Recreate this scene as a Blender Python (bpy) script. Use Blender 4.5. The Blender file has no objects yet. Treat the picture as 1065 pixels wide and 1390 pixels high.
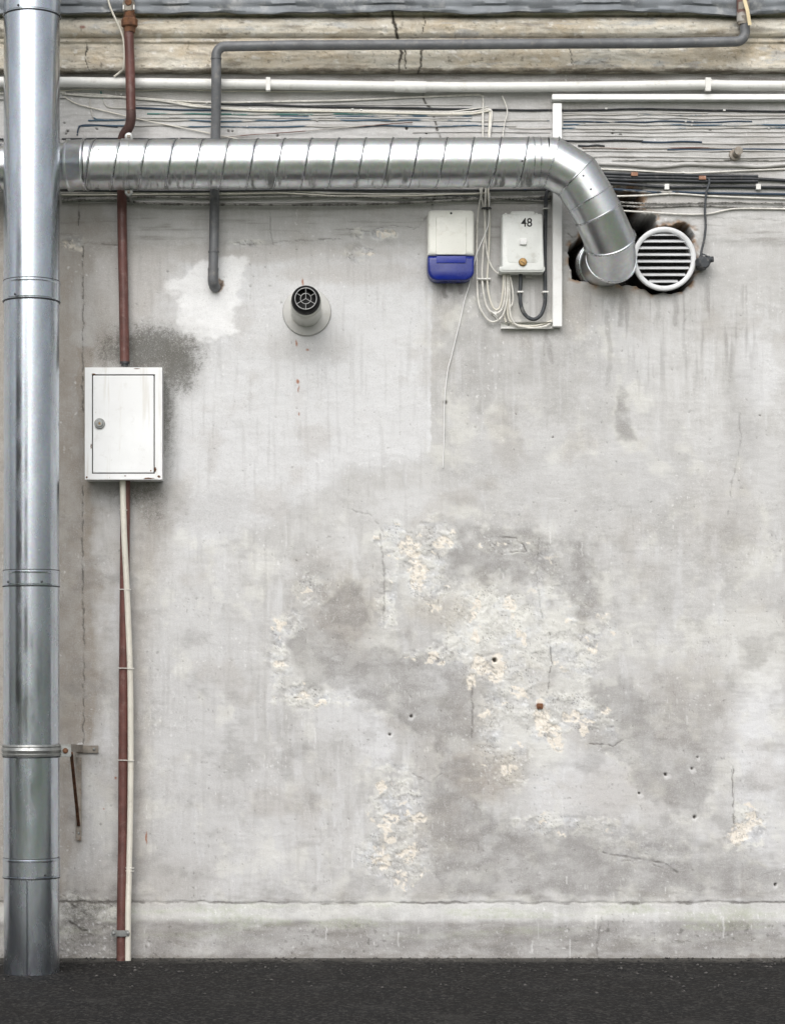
import bpy, bmesh, math, random
import numpy as np
from mathutils import Vector, Matrix

# ------------------------------------------------------------------ camera, sky, sun, exposure
S = 0.003            # metres on the wall plane for one unit of the layout grid used below
D = 9.0              # camera to wall
CX, CZ = 1.2, 1.14   # where the camera stands in front of the wall (grid 400, 920)
scene = bpy.context.scene
cam_d = bpy.data.cameras.new('camera'); cam = bpy.data.objects.new('camera', cam_d)
scene.collection.objects.link(cam); scene.camera = cam
cam.location = (CX, -D, CZ); cam.rotation_euler = (math.radians(90), 0, 0)
cam_d.sensor_width = 36; cam_d.sensor_height = 36; cam_d.sensor_fit = 'VERTICAL'
cam_d.lens = 36 * D / (1390 * S)
cam_d.shift_x = (532.5 - 400) / 1390; cam_d.shift_y = (920 - 695) / 1390
cam_d.clip_end = 500

SUN_EL, SUN_AZ = math.radians(42), math.radians(192)   # azimuth: from behind the camera, a little to its left
w = bpy.data.worlds.new('World'); scene.world = w; w.use_nodes = True
nt = w.node_tree; bg = nt.nodes['Background']
sky = nt.nodes.new('ShaderNodeTexSky'); sky.sky_type = 'NISHITA'; sky.sun_disc = False
sky.sun_elevation = SUN_EL; sky.sun_rotation = SUN_AZ; sky.dust_density = 4.0; sky.air_density = 1.0; sky.ozone_density = 1.0
hs = nt.nodes.new('ShaderNodeHueSaturation'); hs.inputs['Saturation'].default_value = 0.22
nt.links.new(sky.outputs[0], hs.inputs['Color']); nt.links.new(hs.outputs[0], bg.inputs[0])
bg.inputs[1].default_value = 0.12
sd = bpy.data.lights.new('sun', 'SUN'); so = bpy.data.objects.new('sun', sd); scene.collection.objects.link(so)
sd.energy = 1.35; sd.angle = math.radians(70); sd.color = (1.0, 0.985, 0.97)
sdir = Vector((math.sin(SUN_AZ) * math.cos(SUN_EL), math.cos(SUN_AZ) * math.cos(SUN_EL), math.sin(SUN_EL)))
so.rotation_euler = sdir.to_track_quat('Z', 'Y').to_euler(); so.location = (0, -6, 12)
vs = scene.view_settings
vs.view_transform = 'Standard'; vs.look = 'None'; vs.gamma = 1; vs.use_curve_mapping = False
vs.exposure = 0.45

# ------------------------------------------------------------------ helpers
COL = scene.collection
def P(px, py, d=0.0):
    """layout point at distance d in front of the wall"""
    s = (D - d) / D
    return Vector((CX + (px - 400) * S * s, -d, CZ + (920 - py) * S * s))
def L(px, d=0.0): return px * S * (D - d) / D

def tag(o, label=None, cat=None, group=None, kind=None):
    if label: o['label'] = label
    if cat: o['category'] = cat
    if group: o['group'] = group
    if kind: o['kind'] = kind
    return o
def empty(name, loc, label, cat, group=None):
    o = bpy.data.objects.new(name, None); COL.objects.link(o); o.location = loc
    o.empty_display_size = 0.05
    return tag(o, label, cat, group)
def wloc(o):
    v = Vector((0, 0, 0))
    while o: v += o.location; o = o.parent
    return v

class MB:
    def __init__(s): s.v = []; s.f = []; s.m = []
    def add(s, vs, fs, mi=0):
        b = len(s.v); s.v += [Vector(q) for q in vs]; s.f += [tuple(b + i for i in f) for f in fs]; s.m += [mi] * len(fs); return s
    def box(s, a, b, mi=0):
        x0, x1 = sorted((a[0], b[0])); y0, y1 = sorted((a[1], b[1])); z0, z1 = sorted((a[2], b[2]))
        return s.add([(x0,y0,z0),(x1,y0,z0),(x1,y1,z0),(x0,y1,z0),(x0,y0,z1),(x1,y0,z1),(x1,y1,z1),(x0,y1,z1)],
              [(0,3,2,1),(4,5,6,7),(0,1,5,4),(1,2,6,5),(2,3,7,6),(3,0,4,7)], mi)
    def tube(s, pts, r, n=10, caps=True, mi=0, smooth=0):
        pts = [Vector(p) for p in pts]
        if smooth: pts = spline(pts, smooth)
        rs = r if isinstance(r, (list, tuple)) else [r] * len(pts)
        if len(rs) != len(pts): rs = [rs[min(len(rs)-1, round(i*(len(rs)-1)/(len(pts)-1)))] for i in range(len(pts))]
        T = []
        for i in range(len(pts)):
            a = pts[max(i-1, 0)]; b = pts[min(i+1, len(pts)-1)]
            t = (b - a); T.append(t.normalized() if t.length > 1e-9 else Vector((0,0,1)))
        up = Vector((0,-1,0)) if abs(T[0].y) < .9 else Vector((0,0,1))
        nrm = (up - T[0]*up.dot(T[0])).normalized()
        vs = []; fs = []
        for i, p in enumerate(pts):
            nrm = (nrm - T[i]*nrm.dot(T[i])).normalized(); bn = T[i].cross(nrm)
            for k in range(n):
                a = 2*math.pi*k/n; vs.append(p + (nrm*math.cos(a) + bn*math.sin(a))*rs[i])
        for i in range(len(pts)-1):
            for k in range(n):
                fs.append((i*n+k, i*n+(k+1)%n, (i+1)*n+(k+1)%n, (i+1)*n+k))
        if caps:
            fs.append(tuple(range(n-1, -1, -1))); fs.append(tuple((len(pts)-1)*n+k for k in range(n)))
        return s.add(vs, fs, mi)
    def lathe(s, c, axis, prof, n=32, mi=0, caps=True):
        """prof: (distance along axis, radius)"""
        c = Vector(c); ax = Vector(axis).normalized()
        u = Vector((0,0,1)) if abs(ax.z) < .9 else Vector((1,0,0))
        u = (u - ax*u.dot(ax)).normalized(); w_ = ax.cross(u)
        vs = []; fs = []
        for (h, r) in prof:
            for k in range(n):
                a = 2*math.pi*k/n; vs.append(c + ax*h + (u*math.cos(a) + w_*math.sin(a))*r)
        for i in range(len(prof)-1):
            for k in range(n):
                fs.append((i*n+k, i*n+(k+1)%n, (i+1)*n+(k+1)%n, (i+1)*n+k))
        if caps:
            if prof[0][1] > 1e-5: fs.append(tuple(range(n-1, -1, -1)))
            if prof[-1][1] > 1e-5: fs.append(tuple((len(prof)-1)*n+k for k in range(n)))
        return s.add(vs, fs, mi)
    def torus(s, c, axis, R, r, n=40, m=8, mi=0):
        c = Vector(c); ax = Vector(axis).normalized()
        u = Vector((0,0,1)) if abs(ax.z) < .9 else Vector((1,0,0))
        u = (u - ax*u.dot(ax)).normalized(); w_ = ax.cross(u)
        vs = []; fs = []
        for i in range(n):
            a = 2*math.pi*i/n; e = u*math.cos(a) + w_*math.sin(a)
            for j in range(m):
                b = 2*math.pi*j/m; vs.append(c + e*(R + r*math.cos(b)) + ax*(r*math.sin(b)))
        for i in range(n):
            for j in range(m):
                fs.append((i*m+j, ((i+1)%n)*m+j, ((i+1)%n)*m+(j+1)%m, i*m+(j+1)%m))
        return s.add(vs, fs, mi)
    def plate(s, outline, d0, d1, bev=0.0, steps=3, mi=0, back=True):
        """outline: convex list of layout points, extruded from depth d0 out to d1 with a rounded front rim"""
        n = len(outline); cx = sum(p[0] for p in outline)/n; cy = sum(p[1] for p in outline)/n
        W = (max(p[0] for p in outline)-min(p[0] for p in outline))*S; H = (max(p[1] for p in outline)-min(p[1] for p in outline))*S
        # true size: outline is given at depth d1
        o3 = [P(x, y, d1) for x, y in outline]; c3 = P(cx, cy, d1)
        rings = [(d0, 0.0), (d1-bev, 0.0)]
        if bev > 0:
            for k in range(1, steps+1):
                a = math.pi/2*k/steps; rings.append((d1-bev+bev*math.sin(a), bev*(1-math.cos(a))))
        vs = []; fs = []
        for (d, ins) in rings:
            fx = 1-2*ins/W; fz = 1-2*ins/H
            for q in o3: vs.append((c3.x+(q.x-c3.x)*fx, -d, c3.z+(q.z-c3.z)*fz))
        for i in range(len(rings)-1):
            for k in range(n): fs.append((i*n+k, i*n+(k+1)%n, (i+1)*n+(k+1)%n, (i+1)*n+k))
        fs.append(tuple((len(rings)-1)*n+k for k in range(n)))
        if back: fs.append(tuple(range(n-1,-1,-1)))
        return s.add(vs, fs, mi)
    def bar(s, a, b, w_, t, mi=0, up=(0,-1,0)):
        """flat bar from a to b, w_ wide in the wall plane and t thick"""
        a = Vector(a); b = Vector(b); T = (b-a).normalized(); u = Vector(up); u = (u-T*u.dot(T)).normalized(); v = T.cross(u)
        vs = []
        for p in (a, b):
            for (i, j) in ((-1,-1),(1,-1),(1,1),(-1,1)): vs.append(p+v*(i*w_/2)+u*(j*t/2))
        return s.add(vs, [(0,1,2,3),(7,6,5,4),(0,4,5,1),(1,5,6,2),(2,6,7,3),(3,7,4,0)], mi)
    def build(s, name, mats, parent=None, smooth=True, ang=35, loc=None, bevel=0):
        base = wloc(parent) if parent is not None else Vector((0,0,0))
        if loc is None:
            if parent is not None: loc = base.copy()
            else:
                lo = [min(p[i] for p in s.v) for i in range(3)]; hi = [max(p[i] for p in s.v) for i in range(3)]
                loc = Vector(((lo[0]+hi[0])/2, hi[1], lo[2]))
        me = bpy.data.meshes.new(name)
        me.from_pydata([tuple(p-Vector(loc)) for p in s.v], [], s.f)
        if not isinstance(mats, (list, tuple)): mats = [mats]
        for m in mats: me.materials.append(m)
        me.polygons.foreach_set('material_index', s.m)
        bm = bmesh.new(); bm.from_mesh(me); bmesh.ops.recalc_face_normals(bm, faces=bm.faces)
        if bevel:
            es = [e for e in bm.edges if len(e.link_faces) == 2 and e.calc_face_angle(0) > 0.7]
            bmesh.ops.bevel(bm, geom=es, offset=bevel, segments=2, affect='EDGES', clamp_overlap=True)
        bm.to_mesh(me); bm.free()
        if smooth:
            me.polygons.foreach_set('use_smooth', [True]*len(me.polygons)); me.set_sharp_from_angle(angle=math.radians(ang))
        o = bpy.data.objects.new(name, me); COL.objects.link(o)
        o.location = Vector(loc)-base
        if parent is not None: o.parent = parent
        return o

def spline(pts, sub):
    out = []
    n = len(pts)
    for i in range(n-1):
        p0 = pts[max(i-1,0)]; p1 = pts[i]; p2 = pts[i+1]; p3 = pts[min(i+2,n-1)]
        for k in range(sub):
            t = k/sub; t2 = t*t; t3 = t2*t
            out.append(0.5*((2*p1)+(p2-p0)*t+(2*p0-5*p1+4*p2-p3)*t2+(3*p1-p0-3*p2+p3)*t3))
    out.append(pts[-1]); return out

def rrect(x0, y0, x1, y1, r, n=5):
    """rounded rectangle; r = (top left, top right, bottom right, bottom left)"""
    if not isinstance(r, (list, tuple)): r = (r,)*4
    out = []
    for (cx, cy, rr, a0) in ((x0+r[0], y0+r[0], r[0], 180), (x1-r[1], y0+r[1], r[1], 270), (x1-r[2], y1-r[2], r[2], 0), (x0+r[3], y1-r[3], r[3], 90)):
        for k in range(n+1):
            a = math.radians(a0+90*k/n); out.append((cx+rr*math.cos(a), cy+rr*math.sin(a)))
    return out

# ------------------------------------------------------------------ numpy noise for relief and wear masks
def _perlin(x, y, seed):
    rng = np.random.RandomState(seed); perm = rng.permutation(256); perm = np.concatenate([perm, perm])
    ang = rng.rand(256)*2*np.pi; gx = np.cos(ang); gy = np.sin(ang)
    xi = np.floor(x).astype(np.int64); yi = np.floor(y).astype(np.int64); xf = x-xi; yf = y-yi
    xi &= 255; yi &= 255
    u = xf*xf*xf*(xf*(xf*6-15)+10); v = yf*yf*yf*(yf*(yf*6-15)+10)
    def g(ix, iy, fx, fy):
        h = perm[perm[ix & 255]+(iy & 255)]; return gx[h]*fx+gy[h]*fy
    a = g(xi, yi, xf, yf); b = g(xi+1, yi, xf-1, yf); c = g(xi, yi+1, xf, yf-1); d = g(xi+1, yi+1, xf-1, yf-1)
    return ((a*(1-u)+b*u)*(1-v)+(c*(1-u)+d*u)*v)*1.5
def fbm(x, y, o=4, seed=1, g=0.5):
    t = 0; a = 1; tot = 0
    for k in range(o):
        t = t+a*_perlin(x*(2**k)+17.3*k, y*(2**k)-9.1*k, seed+k); tot += a; a *= g
    return t/tot*1.3
def sm(a, b, x):
    t = np.clip((x-a)/(b-a), 0, 1); return t*t*(3-2*t)

class Grid:
    """a dense sheet of vertices over the layout, with wear masks and relief"""
    def __init__(g, px, py):
        g.px = np.array(px, float); g.py = np.array(py, float)
        g.U, g.V = np.meshgrid(g.px, g.py)
        g.z = np.zeros_like(g.U); g.a = {}
        g.w1 = fbm(g.U/45, g.V/45, 4, 11); g.w2 = fbm(g.U/45+50, g.V/45, 4, 21)
        g.w3 = fbm(g.U/14, g.V/14, 3, 31); g.w4 = fbm(g.U/14+30, g.V/14, 3, 41)
    def n(g, sx, sy, o=4, seed=1, gain=.5): return fbm(g.U/sx, g.V/sy, o, seed, gain)
    def m(g, name):
        if name not in g.a: g.a[name] = np.zeros_like(g.U)
        return g.a[name]
    def put(g, name, mask, k=1.0): a = g.m(name); g.a[name] = np.maximum(a, mask*k)
    def mul(g, name, mask): g.a[name] = g.m(name)*mask
    def blob(g, cx, cy, rx, ry, w=.5, edge=.3):
        q = np.sqrt(((g.U-cx)/rx)**2+((g.V-cy)/ry)**2)
        q = q+w*(g.w1*.8+g.w3*.5)
        return 1-sm(1-edge, 1+edge, q)
    def poly(g, pts, soft=6, warp=10):
        X = g.U+(g.w1*1.0+g.w3*.6)*warp; Y = g.V+(g.w2*1.0+g.w4*.6)*warp
        ins = np.zeros(X.shape, bool); dd = np.full(X.shape, 1e9)
        n = len(pts)
        for i in range(n):
            x0, y0 = pts[i]; x1, y1 = pts[(i+1) % n]
            if y0 != y1:
                c = ((y0 > Y) != (y1 > Y)) & (X < (x1-x0)*(Y-y0)/(y1-y0)+x0); ins ^= c
            ex, ey = x1-x0, y1-y0; t = np.clip(((X-x0)*ex+(Y-y0)*ey)/(ex*ex+ey*ey+1e-9), 0, 1)
            dd = np.minimum(dd, (X-x0-t*ex)**2+(Y-y0-t*ey)**2)
        s = np.sqrt(dd)*np.where(ins, 1, -1)
        return sm(-soft, soft, s)
    def line(g, pts, wd=1.2, warp=2.0):
        x0 = min(p[0] for p in pts)-15; x1 = max(p[0] for p in pts)+15; y0 = min(p[1] for p in pts)-15; y1 = max(p[1] for p in pts)+15
        i0, i1 = np.searchsorted(g.px, [x0, x1]); j0, j1 = np.searchsorted(g.py, [y0, y1])
        out = np.zeros_like(g.U)
        if i1 <= i0 or j1 <= j0: return out
        sl = (slice(j0, j1), slice(i0, i1))
        X = g.U[sl]+g.w3[sl]*warp*2; Y = g.V[sl]+g.w4[sl]*warp*2; dd = np.full(X.shape, 1e9)
        for (a, b), (c, d) in zip(pts[:-1], pts[1:]):
            ex, ey = c-a, d-b; t = np.clip(((X-a)*ex+(Y-b)*ey)/(ex*ex+ey*ey+1e-9), 0, 1)
            dd = np.minimum(dd, (X-a-t*ex)**2+(Y-b-t*ey)**2)
        out[sl] = 1-sm(wd*.5, wd*1.4, np.sqrt(dd)); return out
    def build(g, name, mat, parent, depth=None, zz=None):
        nv, nu = g.U.shape
        d = g.z if depth is None else depth+g.z
        X = g.U*S; Z = (1300-g.V)*S if zz is None else zz
        co = np.stack([X, -d, Z], -1).reshape(-1, 3)
        idx = np.arange(nu*nv).reshape(nv, nu)
        q = np.stack([idx[:-1, :-1], idx[1:, :-1], idx[1:, 1:], idx[:-1, 1:]], -1).reshape(-1)
        me = bpy.data.meshes.new(name)
        me.vertices.add(nu*nv); me.vertices.foreach_set('co', co.ravel().astype(np.float32))
        nf = (nu-1)*(nv-1)
        me.loops.add(nf*4); me.loops.foreach_set('vertex_index', q.astype(np.int32))
        me.polygons.add(nf); me.polygons.foreach_set('loop_start', np.arange(0, nf*4, 4, dtype=np.int32))
        me.update(calc_edges=True)
        me.polygons.foreach_set('use_smooth', np.ones(nf, bool))
        for k, a in g.a.items():
            at = me.attributes.new(k, 'FLOAT', 'POINT'); at.data.foreach_set('value', a.ravel().astype(np.float32))
        me.materials.append(mat)
        o = bpy.data.objects.new(name, me); COL.objects.link(o)
        if parent is not None: o.parent = parent
        return o

# ------------------------------------------------------------------ node helper
class NM:
    def __init__(s, name, rough=.6, metal=0.0, spec=.5):
        s.mat = bpy.data.materials.new(name); s.mat.use_nodes = True; s.t = s.mat.node_tree
        s.b = s.t.nodes['Principled BSDF']; s.b.inputs['Roughness'].default_value = rough
        s.b.inputs['Metallic'].default_value = metal; s.b.inputs['Specular IOR Level'].default_value = spec
        s.tc = s.t.nodes.new('ShaderNodeTexCoord').outputs['Object']
        s.geo = s.t.nodes.new('ShaderNodeNewGeometry').outputs['Position']
    def lk(s, a, b):
        if hasattr(a, 'is_output'): s.t.links.new(a, b)
        else: b.default_value = a if not isinstance(a, tuple) or len(a) != 3 or b.type == 'VECTOR' else (*a, 1)
    def noise(s, scale, detail=4, rough=.55, vec=None, st=None, dist=0.0):
        n = s.t.nodes.new('ShaderNodeTexNoise'); n.inputs['Scale'].default_value = scale; n.inputs['Detail'].default_value = detail
        n.inputs['Roughness'].default_value = rough; n.inputs['Distortion'].default_value = dist
        v = vec if vec is not None else s.geo
        if st: v = s.scale(v, st)
        s.t.links.new(v, n.inputs['Vector']); return n.outputs['Fac']
    def voro(s, scale, vec=None, st=None, feature='F1'):
        n = s.t.nodes.new('ShaderNodeTexVoronoi'); n.inputs['Scale'].default_value = scale; n.feature = feature
        v = vec if vec is not None else s.geo
        if st: v = s.scale(v, st)
        s.t.links.new(v, n.inputs['Vector']); return n
    def scale(s, v, st):
        m = s.t.nodes.new('ShaderNodeVectorMath'); m.operation = 'MULTIPLY'; s.t.links.new(v, m.inputs[0]); m.inputs[1].default_value = st
        return m.outputs[0]
    def math(s, op, a, b=0.0, clamp=False):
        m = s.t.nodes.new('ShaderNodeMath'); m.operation = op; m.use_clamp = clamp; s.lk(a, m.inputs[0]); s.lk(b, m.inputs[1]); return m.outputs[0]
    def ramp(s, f, a, b, lo=0.0, hi=1.0):
        m = s.t.nodes.new('ShaderNodeMapRange'); m.interpolation_type = 'SMOOTHSTEP'
        s.lk(f, m.inputs['Value']); m.inputs['From Min'].default_value = a; m.inputs['From Max'].default_value = b
        m.inputs['To Min'].default_value = lo; m.inputs['To Max'].default_value = hi; return m.outputs[0]
    def mix(s, f, a, b, mode='MIX'):
        m = s.t.nodes.new('ShaderNodeMix'); m.data_type = 'RGBA'; m.blend_type = mode
        s.lk(f, m.inputs[0]); s.lk(a, m.inputs[6]); s.lk(b, m.inputs[7]); return m.outputs[2]
    def attr(s, name):
        a = s.t.nodes.new('ShaderNodeAttribute'); a.attribute_name = name; return a.outputs['Fac']
    def sep(s, v=None):
        n = s.t.nodes.new('ShaderNodeSeparateXYZ'); s.t.links.new(v if v is not None else s.geo, n.inputs[0]); return n.outputs
    def col(s, c): s.lk(c, s.b.inputs['Base Color']); return s
    def rough(s, r): s.lk(r, s.b.inputs['Roughness']); return s
    def bump(s, h, strength=.3, dist=.002):
        b = s.t.nodes.new('ShaderNodeBump'); b.inputs['Strength'].default_value = strength; b.inputs['Distance'].default_value = dist
        s.lk(h, b.inputs['Height']); s.t.links.new(b.outputs[0], s.b.inputs['Normal']); return s

def paint(name, c, rough=.5, var=.12, scale=12, dirt=None, dirt_amt=.35, metal=0, bump=.15, bscale=120, grime_shade=.0):
    m = NM(name, rough, metal)
    n = m.noise(scale, 5); c2 = tuple(max(0, k*(1-var)) for k in c)
    x = m.mix(m.ramp(n, .35, .65), c, c2)
    if dirt is not None:
        d = m.ramp(m.noise(scale*2.2, 6, .65), .52, .72, 0, dirt_amt); x = m.mix(d, x, dirt)
        d2 = m.ramp(m.noise(160, 3, .6), .60, .75, 0, dirt_amt); x = m.mix(d2, x, dirt)
    m.col(x); m.rough(m.ramp(m.noise(scale*1.5, 4), .3, .7, max(rough-.1, .05), min(rough+.12, 1)))
    if bump: m.bump(m.noise(bscale, 4), bump, .001)
    return m.mat

# ------------------------------------------------------------------ ground
m = NM('asphalt', .85)
n1 = m.noise(3, 5); n2 = m.noise(90, 3, .7); v = m.voro(130).outputs['Distance']
v2 = m.voro(95).outputs['Color']; bw = m.sep(v2)[0]; x = m.mix(m.ramp(n1, .3, .7), (.007, .007, .0075), (.013, .0125, .012)); x = m.mix(m.ramp(bw, .55, 1.0, 0, .9), x, (.048, .045, .042)); x = m.mix(m.ramp(n2, .62, .78, 0, .6), x, (.06, .057, .053)); m.b.inputs['Specular IOR Level'].default_value = .15
m.col(x); m.rough(m.ramp(n1, .3, .7, .75, .92)); dy_ = m.math('ADD', m.sep()[1], m.math('MULTIPLY', m.noise(7, 5, .65), .35)); x = m.mix(m.math('MULTIPLY', m.ramp(dy_, -.02, .14), .8), x, (.10, .095, .085)); x = m.mix(m.ramp(m.noise(2.2, 6, .7), .56, .68, 0, .45), x, (.045, .043, .04)); m.col(x); m.bump(m.mix(.5, m.ramp(v, .1, .6), n2), 1.0, .006)
M_asphalt = m.mat
me = bpy.data.meshes.new('ground'); me.from_pydata([(-80, -120, 0), (80, -120, 0), (80, .6, 0), (-80, .6, 0)], [], [(0, 1, 2, 3)])
me.materials.append(M_asphalt); g0 = bpy.data.objects.new('ground', me); COL.objects.link(g0); g0['kind'] = 'structure'
M_lawn = paint('mown_lawn', (.115, .155, .085), .9, .3, 2)
me = bpy.data.meshes.new('lawn'); me.from_pydata([(-60, -100, .01), (60, -100, .01), (60, -3.9, .01), (-60, -3.9, .01)], [], [(0, 1, 2, 3)])
me.materials.append(M_lawn); g2 = bpy.data.objects.new('grass', me); COL.objects.link(g2); g2['kind'] = 'structure'
M_yard = paint('pale_concrete_yard', (.36, .35, .33), .85, .25, 1.5, (.2, .19, .18), .3)
me = bpy.data.meshes.new('concrete_yard'); me.from_pydata([(-60, -100, .005), (60, -100, .005), (60, -2.3, .005), (-60, -2.3, .005)], [], [(0, 1, 2, 3)])
me.materials.append(M_yard); g1 = bpy.data.objects.new('yard', me); COL.objects.link(g1); g1['kind'] = 'structure'

# ------------------------------------------------------------------ the wall
def axis(lo, hi, step, far_lo, far_hi):
    mid = list(np.arange(lo, hi+step, step)); a = []; x = lo; d = step
    while x > far_lo: d = min(d*1.25, 40); x -= d; a.append(x)
    b = []; x = mid[-1]; d = step
    while x < far_hi: d = min(d*1.25, 40); x += d; b.append(x)
    return a[::-1]+mid+b
G = Grid(axis(-14, 1080, 1.3, -1500, 2500), list(np.arange(-500, 60, 28))+axis(84, 1306, 1.3, 62, 1306))
U, V = G.U, G.V
low = sm(322, 336, V+G.w3*3+G.w1*3)              # below the plaster band under the cables
upz = 1-sm(255, 300, V)
# large plaster relief
G.z += .0022*G.n(90, 60, 4, 51)*low + .0009*G.n(18, 12, 4, 55)
G.z += (1-low)*(.004+.0016*G.n(70, 12, 5, 61)) + upz*(.0020*sm(-.1, .5, G.n(150, 9, 4, 65))*sm(-.2, .2, G.n(90, 30, 3, 67))+.0012*G.n(24, 10, 4, 69))
# trowel marks
tr = G.n(28, 4, 4, 71); G.z += .00022*tr*sm(560, 700, U+G.w1*60)+.00015*tr+.0005*G.n(16, 14, 3, 73)
# ---- tones
G.put('brown', G.poly([(-40,250),(106,330),(112,520),(125,640),(140,800),(138,960),(112,1040),(96,1220),(-40,1240)], 20, 14), .68)
G.put('brown', G.poly([(100,470),(128,470),(128,700),(134,960),(118,1030),(104,960),(112,700)], 7, 6), .8)
G.put('brown', G.poly([(176,680),(200,690),(200,1190),(180,1200)], 14, 8), .4)
G.put('brown', G.poly([(180,660),(262,650),(235,700),(205,830),(188,940),(180,900)], 22, 12), .42)
G.put('brown', G.poly([(116,330),(250,335),(215,420),(150,500),(118,500)], 22, 14), .42)
G.put('brown', G.blob(300, 345, 260, 12, .6, .6), .35)
G.put('brown', G.blob(110, 340, 40, 70, .6, .6), .5)
G.put('brown', sm(1125, 1215, V+G.w1*22)*(1-sm(185, 330, U)), .3)
for (cx, cy, rx, ry, k) in ((470,835,45,50,.45),(560,1045,30,30,.0),(655,1050,55,38,.55),(600,830,40,22,.4),(830,1075,70,35,.3),(500,370,120,14,.3),(600,1125,45,40,.35),(640,960,30,40,.3),(420,470,60,20,.14),(930,960,60,60,.25),(780,420,25,35,.3),(980,700,50,60,.2)):
    G.put('brown', G.blob(cx, cy, rx, ry, .6, .5), k)
# pale skim coat of the middle bay, sharp right edge
skim = G.poly([(126,344),(300,338),(587,336),(586,420),(584,520),(588,600),(570,625),(480,640),(380,700),(250,760),(215,700),(235,560),(150,440)], 16, 9)
skim *= 1-sm(581, 586, U+G.w3*2.5)*(1-sm(640, 660, V))
G.put('skim', skim, .8); G.z += .0012*skim
G.put('skim', G.line([(584,345),(583,430),(582,520),(581,612)], 3.0, 1.5), .9)
for (cx, cy, rx, ry, k) in ((795,1070,75,48,.8),(1030,1010,38,90,.95),(1040,1130,45,50,.6),(1035,500,30,60,.7),(475,960,60,40,.6),(505,1000,28,40,.8),(270,930,70,200,.35),(840,480,60,60,.35),(610,915,40,30,.6),(1000,640,60,70,.3),(300,1120,120,80,.25),(560,690,50,30,.4),(720,630,90,60,.3),(860,640,60,60,.35),(730,1010,50,28,.6),(350,600,140,70,.4)):
    G.put('skim', G.blob(cx, cy, rx, ry, .7, .5), k)
wp = G.poly([(272,352),(290,356),(307,349),(329,350),(327,381),(323,413),(315,419),(321,448),(316,457),(294,464),(272,460),(252,451),(246,432),(240,413),(243,400),(224,396),(224,384),(240,381),(252,371)], 4.0, 10)
wp = wp*(.82+.18*sm(-.2, .2, G.n(16, 14, 4, 187))); G.put('white', wp, .85); G.put('skim', G.poly([(262,345),(338,342),(338,420),(328,472),(262,472),(238,430),(226,400),(225,370)], 8, 8), .9); G.z += .0025*wp
G.put('white', G.blob(236, 388, 12, 10, .5, .4), .6)
# warm pale patches
for (cx, cy, rx, ry, k) in ((655,835,55,52,.95),(720,890,45,70,.7),(585,800,45,40,.4),(765,850,32,40,.75),(710,1000,60,50,.6),(770,930,40,40,.5),(400,920,40,40,.3),(545,1150,55,60,.35),(1020,880,50,60,.4),(560,760,60,55,.3)):
    G.put('pale', G.blob(cx, cy, rx, ry, .8, .45), k)
# damp, darker areas
MB_ = .55+.45*sm(-.35, .25, G.n(34, 26, 6, 173, .6))
G.put('damp', sm(.05, .5, G.n(70, 50, 6, 175, .62))*sm(620, 760, V+G.w1*60), .42)
G.put('pale', sm(.08, .45, G.n(55, 60, 6, 177, .62))*sm(640, 740, V+G.w1*60), .5)
G.put('skim', sm(.12, .42, G.n(26, 130, 5, 179, .6))*sm(560, 700, V+G.w1*60), .45)
G.put('brown', sm(.15, .5, G.n(90, 80, 5, 181)), .22)
def damp(pts, k, soft=10, warp=14):
    q = G.poly(pts, soft, warp*1.25); G.put('damp', q*MB_, k); G.put('pale', 4*q*(1-q)*sm(-.1, .3, G.n(40, 40, 3, 171)), .6); G.z[...] -= .0010*q
damp([(398,865),(420,838),(462,798),(492,800),(508,850),(440,852),(560,890),(610,885),(648,925),(642,1000),(600,1018),(560,990),(470,935),(402,930)], .72, 7, 10)
damp([(600,1032),(632,1026),(655,1060),(612,1060),(690,1120),(760,1130),(880,1128),(1000,1180),(1010,1216),(600,1216),(578,1150),(582,1080)], .70, 8, 10)
damp([(612,1105),(720,1122),(720,1170),(612,1190)], .85, 16, 12)
damp([(800,930),(850,922),(905,960),(958,1010),(975,1080),(920,1110),(870,1080),(845,1030),(800,1000)], .62, 9, 12)
damp([(612,720),(700,712),(790,735),(820,800),(800,840),(740,790),(660,790),(612,770)], .75, 12, 16)
damp([(900,930),(985,940),(985,1060),(940,1120),(890,1080)], .4, 20, 16)
damp([(800,1120),(900,1120),(1000,1160),(1065,1190),(1065,1215),(840,1212)], .55, 14, 14)
damp([(600,930),(650,930),(650,1010),(600,1025)], .7, 8, 8)
damp([(588,430),(640,400),(770,452),(840,470),(860,560),(800,600),(700,560),(600,560)], .26, 30, 22)
damp([(610,580),(800,600),(980,640),(1060,720),(900,900),(800,760),(620,690)], .2, 40, 26)
damp([(560,1160),(606,1150),(610,1216),(430,1216),(470,1185)], .3, 16, 12)
damp([(840,520),(850,530),(853,560),(862,600),(835,600),(834,560)], .8, 6, 5)
for (cx, cy, rx, ry, k) in ((425,790,28,40,.35),(380,985,18,30,.25),(700,745,60,26,.35),(770,750,45,26,.4),(925,985,45,60,.25),(1005,590,22,80,.3),(995,740,22,60,.35),(430,480,60,14,.15),(600,1110,30,60,.35),(300,690,50,30,.25),(655,500,25,50,.3)):
    G.put('damp', G.blob(cx, cy, rx, ry, .7, .5), k)
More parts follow.
